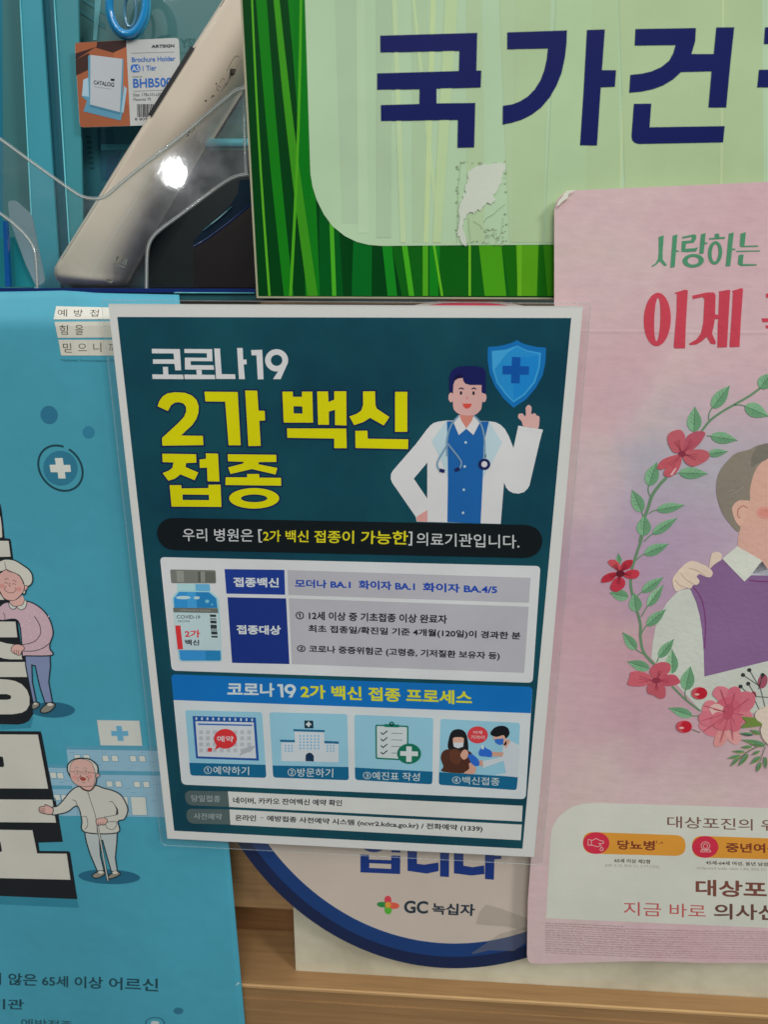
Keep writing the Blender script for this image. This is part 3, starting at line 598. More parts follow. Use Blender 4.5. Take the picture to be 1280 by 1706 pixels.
m_.blob([(1290, 596), (1215, 612), (1170, 680), (1165, 760), (1210, 735), (1290, 690)], '#6a655c', 4)
m_.blob([(1030, 1080), (1030, 1040), (1070, 1000), (1120, 997), (1150, 1010), (1130, 1100), (1090, 1180), (1050, 1140)], '#c09a88', 5)
m_.line([(1140, 1052), (1105, 1036), (1072, 1060), (1068, 1100), (1085, 1125)], 6, '#9c5a4c', 6, smooth=True)
m_.ell(1262, 1085, 62, 44, '#bd8478', 4); m_.ell(1262, 1085, 40, 28, '#bc7b70', 5)
for pl in ([(1010, 960), (1060, 935), (1110, 900)], [(1000, 930), (1040, 920)]): m_.line(pl, 3, '#8f887a', 4, smooth=True)
m_.build()
# white information box
b_ = Print('information_box', pk, PK, 'paper', 2, 'P5')
b_.poly([(125, 655), (150, 230), (155, 195), (170, 160), (195, 125), (230, 95), (270, 73), (320, 60), (390, 55), (1280, 82), (1900, 95), (1900, 715), (1280, 705)], '#b7b8ac', 0)
br = '#6b4238'
b_.text('대상포진의 위험', [(757, 122), (1410, 146), (1410, 206), (757, 184)], '#6d5048', 1, .008)
for ox, oy in ((0, 0), (568, 20)):
    b_.poly(round_corners([cv(t, 'P5') for t in [(318 + ox, 205 + oy), (853 + ox, 224 + oy), (853 + ox, 332 + oy), (318 + ox, 318 + oy)]], 18), '#c08432', 1, raw=True)
    b_.ell(387 + ox, 264 + oy, 69, 57, '#b52c40', 2)
b_.text('당뇨병', [(498, 248), (693, 252), (693, 303), (498, 297)], '#6f3524', 2, .028); b_.text('1,a', [(700, 250), (736, 252), (736, 270), (700, 268)], '#6f3524', 2, .0)
b_.text('중년여성', [(1062, 262), (1340, 268), (1340, 318), (1062, 312)], '#6f3524', 2, .028)
lc = '#d8a7a2'
b_.line([(345, 245), (345, 275), (362, 275), (362, 248), (345, 245)], 3, lc, 3); b_.line([(364, 252), (385, 240), (400, 248), (425, 255), (425, 266), (400, 266), (412, 276), (395, 284), (364, 274)], 3, lc, 3); b_.line([(415, 282), (406, 298), (415, 305), (425, 298), (415, 282)], 3, lc, 3)
b_.ell(956, 278, 24, 22, lc, 3, hole=(21, 19)); b_.ell(956, 280, 13, 14, lc, 4, hole=(10, 11)); b_.line([(930, 310), (935, 298), (956, 303), (978, 298), (984, 310), (930, 310)], 3, lc, 5)
b_.text('65세 이상 제2형', [(482, 343), (668, 350), (668, 372), (482, 365)], '#4c4038', 1, .02); b_.text('(HR 3.12; 95% CI, 2.77-3.52)', [(433, 373), (714, 380), (714, 397), (433, 390)], '#8d8478', 1, 0)
b_.text('45세-64세 여성, 동년 남성 대비', [(958, 355), (1345, 366), (1345, 388), (958, 377)], '#4c4038', 1, .02); b_.text('(Adjusted odds ratio 1.83; 95% CI, 1.7-2.0)', [(912, 386), (1360, 398), (1360, 415), (912, 403)], '#8d8478', 1, 0)
b_.text('대상포진', [(905, 452), (1400, 468), (1400, 556), (905, 538)], br, 1, .026)
b_.text('지금 바로', [(530, 568), (958, 584), (958, 655), (530, 640)], '#a65350', 1, .004); b_.text('의사선생님', [(1000, 578), (1560, 590), (1560, 672), (1000, 660)], '#5c4037', 1, .02)
b_.build()
sp = Print('small_print', pk, PK, 'pink', 2, 'P5'); random.seed(5)
words = 'Reference study design patients with and without herpes zoster were compared in a matched cohort of adults CI confidence interval HR hazard ratio OR odds ratio risk factors Korea data from the national health insurance database analysis'.split()
for r in range(14):
    y = 676 + r * 11.8; x = 122; slope = 0.045
    end = {0: 530}.get(r, 1500)
    while x < end:
        wd = ' '.join(random.choice(words) for _ in range(6)); L = len(wd) * 5.6; x1 = min(end, x + L)
        dy = (lambda xx: (xx - 122) * slope if xx < 700 else (578 * slope + (xx - 700) * .012))
        sp.text(wd, [(x, y + dy(x)), (x1, y + dy(x1)), (x1, y + 8 + dy(x1)), (x, y + 8 + dy(x))], '#8e7478' if x < 700 else '#a08486', 1, 0.0 if r not in (0, 1, 5) else .01); x = x1 + 6
sp.build()
# ================================================================ blue poster
ZC = P(60, 534, 0.006).z
def bl_surf(x, z):
    y = 0.0060
    if z > ZC - 0.003:
        t = z - (ZC - 0.003); y += (t * t / 0.012 if t < 0.006 else 0.003 + (t - 0.006)) * (0.75 + 0.12 * math.sin(x * 60))
    return y
def blue_mat():
    m, nt, b = new_mat('turquoise poster print'); geo = N(nt, 'ShaderNodeNewGeometry')
    n = noise(nt, 7, 4, vec=geo.outputs['Position']); r = N(nt, 'ShaderNodeValToRGB'); e = r.color_ramp.elements
    e[0].position = .35; e[0].color = rgb('#3d8697'); e[1].position = .68; e[1].color = rgb('#418fa3'); nt.links.new(n.outputs['Fac'], r.inputs[0])
    mottled(nt, r.outputs[0], .025, 120, b.inputs['Base Color']); b.inputs['Roughness'].default_value = .38; b.inputs['Specular IOR Level'].default_value = .45
    bump(nt, b, 14, .6, .003, 3); return m
M_blue = blue_mat()
bp = empty('paper_poster', (-0.15, 0.006, -0.08), 'turquoise paper poster with cartoon old couple and fat white letters, top edge bent back', 'poster')
sheet('poster_sheet', [(-260, 487), (0, 486), (60, 485), (105, 484), (130, 485.5), (160, 488), (200, 489), (298, 491)], [(-310, 1960), (0, 1940), (428, 1925)], bl_surf, .0003, M_blue, bp, 60, 110)
# white tag with writing
t_ = Print('slogan_tag', bp, bl_surf, 'paper', 4, 'L1')
def strip(q, n=10, col='#b5b3a6', z=0):
    H = homog(t_.cvs(q))
    for i in range(n):
        for j in range(4):
            t_.poly([H(i / n, j / 4), H((i + 1) / n, j / 4), H((i + 1) / n, (j + 1) / 4), H(i / n, (j + 1) / 4)], col, z, raw=True)
strip([(418, 135), (1030, 150), (1030, 232), (398, 234)], col='#bdbbb0'); strip([(405, 252), (1040, 246), (1040, 368), (430, 372)]); strip([(434, 386), (1060, 386), (1080, 505), (455, 504)])
for i, (x0, x1) in enumerate(((520, 545), (632, 650), (745, 765))):
    t_.line([(x0 + 5, 255), (x0 + 18, 368)], 2, '#a3a196', 1); t_.line([(x0 + 22, 388), (x0 + 32, 503)], 2, '#a3a196', 1)
tc_ = '#3f3a34'
for s_, q_ in (('예', [(430, 158), (500, 158), (498, 212), (430, 208)]), ('방', [(552, 160), (622, 160), (612, 212), (552, 212)]), ('접', [(672, 160), (740, 160), (730, 212), (672, 212)]), ('힘', [(440, 275), (505, 275), (505, 348), (448, 345)]), ('을', [(558, 275), (622, 275), (622, 350), (562, 350)]), ('믿', [(466, 412), (530, 412), (535, 482), (474, 480)]), ('으', [(578, 415), (645, 415), (648, 470), (582, 470)]), ('니', [(695, 410), (755, 408), (757, 478), (697, 475)]), ('까', [(810, 410), (870, 410), (870, 480), (815, 480)])):
    t_.text(s_, q_, tc_, 2, -.004)
t_.text('National Immunization Program', [(455, 528), (960, 535), (960, 560), (455, 552)], '#2d6674', 1, .0)
t_.build()
d = Print('decoration', bp, bl_surf, 'paper', 2, 'L1')
d.ell(365, 948, 64, 69, '#28637c', 1, -20); d.ell(661, 1078, 45, 46, '#2d7188', 1, -20); d.ell(450, 1346, 128, 130, '#2a687f', 1, -25)
arc = [(450 + 172 * math.cos(t) * .93 - 30 * math.sin(t) * .6, 1346 + 172 * math.sin(t) * .98 + 28 * math.cos(t) * .55) for t in [math.radians(-62 + k * 346 / 60) for k in range(61)]]
arc = []
for k in range(61):
    t = math.radians(-62 + k * 346 / 60); a_, b_r = 184, 150; rt = math.radians(48)
    arc.append((450 + a_ * math.cos(t - rt) * math.cos(rt) - b_r * math.sin(t - rt) * math.sin(rt), 1346 + a_ * math.cos(t - rt) * math.sin(rt) + b_r * math.sin(t - rt) * math.cos(rt)))
d.line(arc, 15, '#1b3a44', 1)
d.poly([(408, 1271), (466, 1270), (474, 1322), (523, 1322), (529, 1374), (483, 1376), (489, 1424), (435, 1424), (429, 1377), (377, 1377), (368, 1322), (415, 1320)], '#b9bbb2', 2)
d.build(); d = Print('torn_nick', bp, bl_surf, 'paper', 2, 'L4'); d.poly([(1196, 586), (1204, 574), (1213, 568), (1214, 576), (1204, 581)], '#b5bfc0', 1); d.build(); d = Print('decoration', bp, bl_surf, 'paper', 2, 'L4'); d.ell(905, 714, 25, 17, '#2c6378', 1); d.ell(786, 775, 50, 30, '#2a5a6c', 1, hole=(44, 25)); d.poly([(765, 770), (778, 764), (792, 766), (806, 768), (808, 790), (768, 790)], '#a6b4b0', 2)
d.build()
k = '#1d2023'; wh = '#b1afa4'
L = Print('big_lettering', bp, bl_surf, 'paper', 6)
L.crop = 'L2'
L.poly([(-420, 60), (0, 88), (10, 140), (22, 240), (32, 345), (70, 347), (78, 362), (95, 490), (95, 700), (60, 955), (118, 953), (130, 965), (152, 1130), (168, 1140), (182, 1250), (212, 1256), (222, 1280), (252, 1465), (225, 1472), (245, 1545), (240, 1610), (('L3', 235, 40)), ('L3', 205, 88), ('L3', 170, 108), ('L3', 120, 116), ('L3', 0, 113), (-420, 1900)], k, 0)
L.poly([(-420, 180), (0, 180), (10, 250), (14, 336), (0, 340), (-420, 340)], wh, 1); L.poly([(-420, 362), (62, 364), (77, 482), (-420, 492)], wh, 1)
L.poly([(-420, 700), (0, 760), (30, 805), (-420, 806)], wh, 1)
L.poly([(-420, 966), (113, 968), (127, 1085), (-420, 1086)], wh, 1); L.poly([(-420, 1100), (0, 1118), (50, 1132), (100, 1139), (150, 1140), (165, 1250), (80, 1250), (30, 1245), (0, 1236), (-420, 1200)], wh, 1)
L.poly([(-420, 1270), (210, 1270), (222, 1382), (-420, 1382)], wh, 1)
L.poly([(-420, 1396), (0, 1398), (60, 1402), (110, 1412), (160, 1436), (200, 1480), (218, 1530), (218, 1590), (195, 1630), (160, 1650), (90, 1661), (-420, 1662)], wh, 1)
L.poly([(-420, 1510), (45, 1510), (72, 1517), (82, 1530), (76, 1546), (55, 1552), (-420, 1552)], k, 2)
L.crop = 'L3'
L.poly([(-400, 160), (285, 164), (293, 180), (380, 628), (392, 640), (445, 950), (270, 955), (278, 1014), (488, 1016), (497, 1030), (548, 1357), (-400, 1318)], k, 0)
L.poly([(-400, 184), (267, 187), (340, 571), (-400, 567)], wh, 1); L.poly([(-400, 340), (12, 343), (20, 352), (27, 408), (20, 418), (-400, 416)], k, 2)
L.poly([(-400, 646), (369, 650), (396, 813), (-400, 806)], wh, 1)
L.poly([(-400, 858), (228, 867), (262, 1032), (472, 1034), (499, 1219), (-400, 1198)], wh, 1); L.poly([(-400, 940), (0, 948), (12, 1015), (0, 1022), (-400, 1010)], k, 2)
L.build()
sh = Print('printed_shadow', bp, bl_surf, 'paper', 2); sc_ = '#24596f'
sh.crop = 'L2'; sh.ell(390, 1628, 168, 58, sc_, 2, 1); sh.build(); sh = Print('printed_shadow', bp, bl_surf, 'paper', 2)
sh.crop = 'L3'; sh.ell(775, 1198, 220, 52, sc_, 2, 2); sh.build(); sh = Print('printed_shadow', bp, bl_surf, 'paper', 2, 'L3'); sh.poly([(0, 116), (170, 110), (235, 60), (215, 140), (0, 152)], '#2e7488', 1)
sh.build(); sh = Print('printed_shadow', bp, bl_surf, 'paper', 2, 'L4'); sh.poly([(-300, 120), (388, 146), (400, 190), (-300, 160)], '#2e7284', 1)
sh.build()
# grandmother
gm = Print('grandmother_picture', bp, bl_surf, 'paper', 10, 'L2')
ol = '#1f2a30'
def fig(pr, pts, col, z, wd=9, smooth=True, outline=ol, closed=True):
    q = pr.cvs(pts)
    if smooth: q = catmull(q, True, 5)
    pr.poly(q, col, z, raw=True)
    if wd:
        c = pr.crop; pr.crop = 'X'; pr.line(q, wd / CROPS[c][2], outline, z + 1, closed=closed); pr.crop = c
fig(gm, [(185, 1222), (372, 1224), (375, 1300), (362, 1420), (390, 1572), (335, 1578), (300, 1470), (278, 1380), (262, 1300), (235, 1292), (240, 1420), (270, 1570), (245, 1572), (215, 1430), (190, 1300)], '#6f7a98', 1, 9, False)
fig(gm, [(240, 1582), (285, 1572), (290, 1600), (255, 1622), (238, 1615)], '#77746a', 1, 8); fig(gm, [(300, 1630), (345, 1585), (400, 1578), (408, 1600), (370, 1640), (320, 1652)], '#77746a', 1, 9)
gm.ell(372, 1588, 22, 12, '#b5b3a8', 4); gm.ell(262, 1582, 14, 9, '#b5b3a8', 4)
fig(gm, [(200, 815), (300, 865), (365, 945), (395, 1050), (372, 1130), (370, 1170), (385, 1220), (190, 1224), (165, 1225), (160, 1130), (130, 960), (0, 958), (-30, 900), (10, 840), (70, 820)], '#b0959d', 3, 9)
for i in range(26):
    gm.ell(150 + (i * 67) % 215, 880 + (i * 83) % 320, 5, 5, '#c4adb2', 5)
gm.line([(255, 930), (290, 985), (302, 1050), (270, 1105), (220, 1130), (165, 1140)], 5, ol, 5, smooth=True); gm.line([(172, 1188), (250, 1187), (320, 1165), (365, 1130)], 5, ol, 5, smooth=True); gm.line([(22, 900), (34, 925), (32, 950)], 4, ol, 5, smooth=True)
fig(gm, [(-60, 520), (0, 512), (40, 500), (110, 510), (175, 550), (215, 580), (240, 625), (236, 680), (200, 715), (175, 765), (120, 660), (60, 590), (-60, 600)], '#b7b5a9', 6, 9)
fig(gm, [(-40, 610), (0, 605), (42, 578), (90, 598), (145, 625), (178, 690), (170, 745), (120, 800), (80, 810), (30, 795), (-5, 740), (-40, 690)], '#bd958c', 8, 4)
gm.poly([(70, 805), (120, 806), (165, 770), (180, 800), (175, 840), (120, 855), (75, 830)], '#bd958c', 7)
fig(gm, [(183, 700), (205, 702), (200, 722), (182, 738)], '#bd958c', 8, 4)
fig(gm, [(62, 825), (95, 852), (122, 855), (100, 875), (72, 862)], '#b3b3a8', 10, 4); fig(gm, [(125, 855), (165, 842), (182, 808), (198, 822), (185, 865), (150, 878)], '#b3b3a8', 10, 4)
for x, y in ((140, 725), (12, 700)): gm.ell(x, y, 17, 16, '#bb7f7a', 10)
for pl in ([(28, 680), (40, 676), (54, 684)], [(88, 688), (102, 684), (116, 692)], [(70, 678), (65, 698), (76, 704)], [(36, 735), (60, 750), (90, 752), (108, 742)], [(35, 735), (32, 715), (45, 702)], [(110, 742), (118, 725), (108, 712)], [(30, 655), (45, 645), (62, 650)], [(92, 660), (106, 660), (118, 672)]): gm.line(pl, 3.2, '#4a3a38', 11, smooth=True)
gm.line([(44, 575), (36, 545), (32, 518)], 3, ol, 10, smooth=True)
gm.line([(-5, 606), (20, 590), (42, 577), (60, 592), (95, 600), (110, 604), (150, 635), (175, 690)], 3.4, ol, 11, smooth=True)
fig(gm, [(80, 1175), (95, 1145), (135, 1138), (170, 1150), (180, 1170), (160, 1190), (150, 1215), (135, 1218), (118, 1212), (105, 1205), (90, 1195)], '#bd958c', 8, 4)
for x in (105, 122, 138): gm.line([(x, 1180), (x - 4, 1210)], 3, ol, 11)
gm.build()
# hospital drawn behind the old man
hp = Print('hospital_picture', bp, bl_surf, 'paper', 2, 'L3'); wl, rf = '#7c9eae', '#4d879b'
hp.poly([(340, 420), (500, 425), (545, 765), (420, 765), (380, 640)], wl, 1); hp.poly([(470, 290), (1300, 302), (1300, 775), (545, 765), (500, 545)], wl, 2)
hp.poly([(458, 268), (1300, 275), (1300, 305), (468, 293)], rf, 3); hp.poly([(335, 400), (480, 403), (484, 425), (342, 422)], rf, 3); hp.poly([(690, 443), (1300, 452), (1300, 482), (690, 472)], rf, 3); hp.poly([(365, 548), (510, 550), (512, 575), (368, 575)], rf, 3)
hp.poly([(686, 83), (990, 88), (1012, 268), (712, 264)], '#b0b3ab', 3); hp.line([(686, 83), (990, 88), (1012, 268), (712, 264)], 3, '#6b8d9c', 4, closed=True)
hp.poly([(824, 125), (862, 126), (868, 162), (908, 160), (912, 196), (874, 197), (878, 232), (836, 231), (832, 197), (792, 196), (788, 160), (828, 162)], '#5a93ad', 5)
for x, y in ((523, 330), (588, 330), (722, 335), (788, 335), (918, 337), (984, 337), (350, 455), (400, 458), (750, 517), (814, 517), (946, 520), (1012, 520), (378, 612), (430, 614)):
    hp.poly([(x, y), (x + 45, y), (x + 53, y + 43), (x + 8, y + 43)], '#b2b6ad', 4); hp.line([(x, y), (x + 45, y), (x + 53, y + 43), (x + 8, y + 43)], 4, '#5b8598', 5, closed=True)
for q_ in ([(926, 628), (1034, 630), (1046, 762), (938, 760)], [(850, 627), (905, 628), (916, 760), (860, 760)]): hp.poly(q_, '#b2b6ad', 4); hp.line(q_, 4, '#5b8598', 5, closed=True)
for i in range(14):
    x, y = ((490, 315), (660, 380), (905, 425), (930, 408), (1060, 380), (720, 318), (1080, 655), (895, 570), (930, 600), (455, 515), (420, 527), (1000, 315), (690, 400), (1090, 540))[i]; hp.line([(x, y), (x + 36, y)], 3, '#5f8799', 4)
hp.line([(545, 575), (548, 765)], 3, '#5b8598', 4)
hp.build()
# grandfather
gf = Print('grandfather_picture', bp, bl_surf, 'paper', 11, 'L3'); sk2 = '#b8948a'; cl = '#aeada3'
fig(gf, [(600, 880), (832, 882), (828, 960), (818, 1060), (832, 1160), (790, 1160), (755, 1040), (728, 940), (705, 935), (712, 1050), (738, 1155), (690, 1158), (640, 1040), (612, 950)], '#9ea6a4', 1, 8, False)
for q_ in ([(655, 1185), (695, 1162), (738, 1160), (742, 1180), (700, 1205), (665, 1205)], [(760, 1200), (800, 1170), (845, 1165), (848, 1185), (800, 1208), (765, 1212)]): fig(gf, q_, '#7d786c', 3, 8)
gf.ell(715, 1166, 20, 10, '#b5b3a8', 6); gf.ell(817, 1168, 20, 10, '#b5b3a8', 6)
fig(gf, [(560, 555), (500, 590), (450, 650), (405, 695), (372, 705), (368, 755), (420, 752), (480, 735), (548, 695), (580, 790), (600, 880), (832, 885), (838, 805), (880, 790), (905, 740), (900, 690), (860, 620), (800, 585), (735, 568), (680, 550)], cl, 5, 8)
for pl in ([(620, 590), (650, 680), (680, 780), (690, 885)], [(510, 650), (535, 660), (548, 695)], [(775, 665), (800, 668), (830, 720), (832, 755), (745, 772)], [(582, 772), (612, 772), (622, 830), (600, 862)], [(745, 815), (760, 850), (800, 862), (825, 835), (828, 812)], [(838, 808), (790, 806), (752, 812)], [(740, 770), (748, 830)]): gf.line(pl, 3.5, ol, 7, smooth=True)
gf.poly([(806, 672), (838, 720), (836, 758), (822, 756), (826, 720)], '#3c3f40', 7)
fig(gf, [(478, 440), (482, 400), (520, 365), (575, 355), (640, 365), (690, 410), (692, 470), (685, 500), (675, 545), (640, 585), (600, 580), (560, 550), (510, 500), (490, 470)], '#b5b3a8', 8, 9)
fig(gf, [(495, 420), (520, 375), (575, 360), (640, 380), (668, 430), (675, 480), (665, 545), (630, 555), (570, 555), (525, 530), (500, 490)], sk2, 10, 3)
gf.poly([(565, 550), (665, 545), (668, 575), (620, 592), (580, 580)], sk2, 9); fig(gf, [(684, 465), (705, 468), (700, 485), (682, 492)], sk2, 10, 4)
for x in (545, 606): gf.ell(x, 456, 23, 14, '#4a3a38', 12, hole=(21, 12)); gf.ell(x + 2, 454, 4, 5, '#2c2422', 12)
gf.line([(567, 454), (584, 454)], 3, '#4a3a38', 12); gf.line([(630, 456), (680, 462)], 3, '#4a3a38', 12); gf.line([(522, 452), (500, 450)], 3, '#4a3a38', 12)
gf.blob([(565, 495), (590, 490), (610, 500), (600, 514), (580, 515)], '#8a4038', 13)
for pl in ([(575, 470), (568, 485), (585, 488)], [(555, 520), (552, 495), (572, 480)], [(625, 520), (628, 500), (612, 482)], [(585, 528), (605, 528)]): gf.line(pl, 3, '#4a3a38', 12, smooth=True)
for pl in ([(525, 428), (540, 418), (555, 425)], [(588, 430), (602, 422), (618, 432)]): gf.line(pl, 5, '#8a857c', 12, smooth=True)
for x, y in ((530, 490), (635, 485)): gf.ell(x, y, 18, 15, '#b9827a', 11)
fig(gf, [(275, 720), (285, 700), (315, 698), (318, 685), (335, 690), (372, 710), (375, 735), (360, 755), (310, 748), (285, 740)], sk2, 10, 5)
for pl in ([(285, 712), (320, 716)], [(282, 724), (318, 728)], [(290, 736), (318, 738)]): gf.line(pl, 3, ol, 12)
fig(gf, [(680, 800), (700, 782), (745, 780), (762, 795), (755, 815), (735, 830), (720, 826), (705, 832), (688, 826)], sk2, 12, 4)
for x in (700, 715, 730): gf.line([(x, 812), (x - 2, 832)], 3, ol, 14)
gf.line([(692, 835), (765, 1228)], 13, ol, 10); gf.line([(693, 838), (765, 1225)], 7, '#b0aea6', 11)
gf.build()
bt = Print('bottom_lettering', bp, bl_surf, 'paper', 2, 'L4'); tx = '#1f3e46'
bt.text('지 않은', [(-62, 518), (187, 526), (187, 588), (-62, 580)], tx, 1, .018); bt.text('65세 이상 어르신', [(212, 533), (803, 550), (803, 617), (212, 588)], tx, 1, .018)
bt.text('의료기관', [(-210, 650), (120, 655), (120, 708), (-210, 700)], tx, 1, .018); bt.text('예방접종', [(105, 752), (365, 765), (365, 810), (105, 800)], '#2b5058', 1, .012)
bt.build()

# ================================================================ laminated main poster
MP = 0.0
mp = empty('laminated_poster', (0, MP, 0), 'white bordered laminated poster in dark teal with yellow Korean headline and a cartoon doctor', 'poster')
M_paper = plain('white poster paper', '#c2c3be', .5, mo=.02, ms=14)
slab('poster_sheet', [(180, 506), (972, 510), (890.5, 1428), (278.5, 1397)], MP, .0003, M_paper, mp)
def teal_mat():
    m, nt, b = new_mat('dark teal print'); geo = N(nt, 'ShaderNodeNewGeometry'); n = noise(nt, 14, 5, vec=geo.outputs['Position']); r = N(nt, 'ShaderNodeValToRGB'); e = r.color_ramp.elements
    e[0].position = .34; e[0].color = rgb('#0e3746'); e[1].position = .64; e[1].color = rgb('#144751'); nt.links.new(n.outputs['Fac'], r.inputs[0]); mottled(nt, r.outputs[0], .05, 90, b.inputs['Base Color']); b.inputs['Roughness'].default_value = .45; b.inputs['Specular IOR Level'].default_value = .06
    return m
M_teal = teal_mat()
pr = Print('teal_background', mp, MP, 'film', 1); pr.poly([(195, 528), ('B', 1194, 93), (871, 1414), (290, 1384)], M_teal, 0); pr.build()
T = Print('headline', mp, MP, 'film', 2, 'A'); W_ = '#c2c6c6'; Y = '#d2be08'; O = '#14204a'
for q_ in ([(258, 253), (404, 255), (411, 365), (380, 365), (376, 331), (264, 331), (264, 308), (374, 308), (371, 277), (259, 277)], [(315, 347), (342, 347), (344, 387), (420, 388), (424, 411), (262, 410), (260, 386), (318, 387)],
  [(427, 254), (572, 255), (574, 318), (460, 317), (461, 338), (580, 339), (582, 362), (431, 361), (430, 299), (545, 300), (544, 276), (428, 275)], [(490, 362.5), (517, 362.5), (519, 388), (586, 389), (588, 411), (429, 411), (427, 387), (492, 388)],
  [(583, 252), (613, 252), (622, 385), (692, 386), (694, 410), (593, 410)], [(702, 249), (731, 249), (734, 309), (751, 309), (752, 334), (736, 334), (743, 411), (712, 411)], [(775, 260), (833, 258), (840, 412), (810, 412), (803, 287), (778, 287)]): T.poly(q_, W_, 1)
T.ell(908, 313, 60, 58, W_, 1, n=40, hole=(30, 29)); T.poly([(967, 325), (929, 411), (889, 411), (922, 362), (945, 345)], W_, 2)
def big(crop, outer, hole=None):
    T.crop = crop; q = T.cvs(outer); hs = [T.cvs(h) for h in (hole or [])]; c = T.crop; T.crop = 'X'
    T.line(q, 5.0, O, 3, closed=True)
    for h in hs: T.line(h, 4.4, O, 3, closed=True)
    T.crop = c; T.poly(q, Y, 5, hs, raw=True)
def ellp(cx, cy, rx, ry, n=44): return [(cx + rx * math.cos(2 * math.pi * i / n), cy + ry * math.sin(2 * math.pi * i / n)) for i in range(n)]
big('A', [(288, 552), (297, 525), (315, 500), (340, 485), (380, 479), (430, 482), (465, 495), (490, 518), (502, 550), (501, 585), (490, 618), (470, 648), (410, 704), (524, 706), (527, 754), (313, 757), (311, 717), (395, 640), (425, 608), (437, 580), (436, 555), (424, 538), (400, 531), (378, 533), (358, 547), (342, 577)])
big('A', [(532, 476), (705, 478), (721, 755), (658, 755), (640, 528), (537, 527)]); big('A', [(744, 470), (807, 471), (814, 575), (846, 576), (848, 626), (818, 627), (825, 758), (761, 759)])
big('A', [(938, 476), (992, 476), (993, 503), (1040, 503), (1040, 476), (1094, 476), (1098, 637), (945, 637)], [[(996, 552), (1042, 553), (1043, 590), (997, 589)]])
big('A', [(1119, 475), (1176, 475), (1178, 530), (1208, 518), (1208, 474), (1271, 474), (1272, 652), (1212, 650), (1212, 570), (1180, 580), (1181, 648), (1124, 648)]); big('A', [(962, 667), (1271, 668), (1273, 770), (1208, 770), (1208, 720), (964, 716)])
big('B', [(109, 475), (172, 474), (174, 545), (180, 564), (247, 608), (217, 652), (146, 612), (110, 635), (63, 650), (38, 605), (75, 592), (100, 575), (110, 545)]); big('B', [(276, 477), (340, 477), (340, 685), (276, 685)]); big('B', [(69, 680), (132, 679), (134, 721), (345, 724), (344, 775), (70, 769)])
big('C', [(230, 52), (415, 55), (417, 101), (360, 103), (358, 125), (427, 155), (407, 197), (330, 165), (300, 188), (263, 200), (232, 158), (265, 145), (285, 130), (292, 100), (232, 98)]); big('C', [(468, 50), (535, 52), (543, 204), (478, 203), (475, 128), (435, 130), (434, 84), (470, 80)])
big('C', [(270, 224), (334, 224), (335, 242), (483, 240), (482, 222), (549, 221), (554, 343), (281, 341)], [[(341, 275), (485, 277), (486, 306), (342, 305)]])
big('C', [(588, 55), (854, 58), (855, 97), (757, 98), (757, 110), (860, 130), (850, 166), (720, 136), (604, 163), (590, 127), (672, 106), (676, 96), (590, 94)]); big('C', [(694, 163), (760, 163), (762, 183), (880, 184), (881, 227), (576, 223), (577, 181), (695, 181)])
big('C', ellp(733, 296, 137, 56), [ellp(733, 296, 72, 21)])
T.build()
# doctor
D = Print('doctor_picture', mp, MP, 'film', 2); coat = '#c6c9c5'
D.poly([('B', 545, 626), ('B', 500, 632), ('B', 475, 640), ('B', 460, 652), ('B', 440, 675), ('D', 362, 0), ('D', 240, 140), ('D', 229, 160), ('D', 228, 185), ('D', 236, 206), ('D', 362, 388), ('D', 366, 413), ('D', 815, 425), ('D', 833, 203), ('D', 843, 230), ('D', 858, 248), ('D', 880, 260), ('D', 910, 264), ('D', 940, 255), ('D', 958, 238), ('D', 968, 222), ('D', 1020, 0), ('B', 1046, 673), ('B', 918, 653), ('B', 893, 770), ('B', 870, 710), ('B', 848, 670), ('B', 825, 648), ('B', 800, 635), ('B', 765, 630)], coat, 1, [[('D', 423, 98), ('D', 351, 184), ('D', 423, 290)]])
D.crop = 'D'; D.poly([(366, 386), (424, 350), (424, 413), (368, 412)], '#cf8e88', 2)
D.poly([('B', 546, 630), ('B', 765, 631), (725, 0), (720, 170), (708, 423), (530, 416), (533, 200), (532, 0)], '#1c5a98', 2)
D.poly([('B', 545, 627), ('B', 467, 733), (500, 90), (533, 180), (531, 0), ('B', 549, 720)], '#a8bdd4', 3); D.poly([('B', 765, 630), ('B', 834, 740), (770, 95), (742, 140), (720, 182), (724, 0), ('B', 752, 720)], '#a8bdd4', 3)
D.crop = 'B'; D.poly([(613, 590), (684, 590), (688, 622), (650, 668), (613, 625)], '#bd7a6c', 3)
D.blob([(580, 440), (585, 410), (610, 400), (728, 430), (728, 545), (716, 578), (684, 598), (625, 597), (590, 578), (578, 545)], '#cf9a95', 4); D.ell(568, 506, 14, 25, '#cf9a95', 3); D.ell(738, 506, 14, 25, '#cf9a95', 3)
D.poly([(558, 480), (558, 400), (566, 375), (585, 355), (610, 345), (650, 342), (700, 343), (735, 352), (747, 368), (750, 395), (748, 488), (727, 480), (727, 441), (665, 441), (642, 434), (632, 420), (629, 404), (605, 407), (588, 418), (580, 440), (577, 480)], '#171c52', 6)
D.poly([(583, 430), (585, 400), (600, 387), (627, 388), (629, 404), (605, 407), (588, 418)], '#11123a', 7)
D.ell(620, 483, 6, 10, '#15152a', 6); D.ell(685, 484, 6, 10, '#15152a', 6)
for pl in ([(609, 463), (620, 457), (634, 463)], [(675, 463), (687, 457), (698, 464)]): D.line(pl, 6, '#141638', 6, smooth=True)
D.poly([(627, 538), (676, 538), (670, 555), (652, 566), (634, 556)], '#c4483e', 6); D.ell(651, 508, 8, 9, '#c38a84', 5)
D.poly([(611, 596), (582, 640), (608, 702), (648, 668), (622, 628)], coat, 6); D.poly([(686, 596), (716, 640), (684, 702), (646, 668), (676, 628)], coat, 7)
sg = '#6e8ca2'
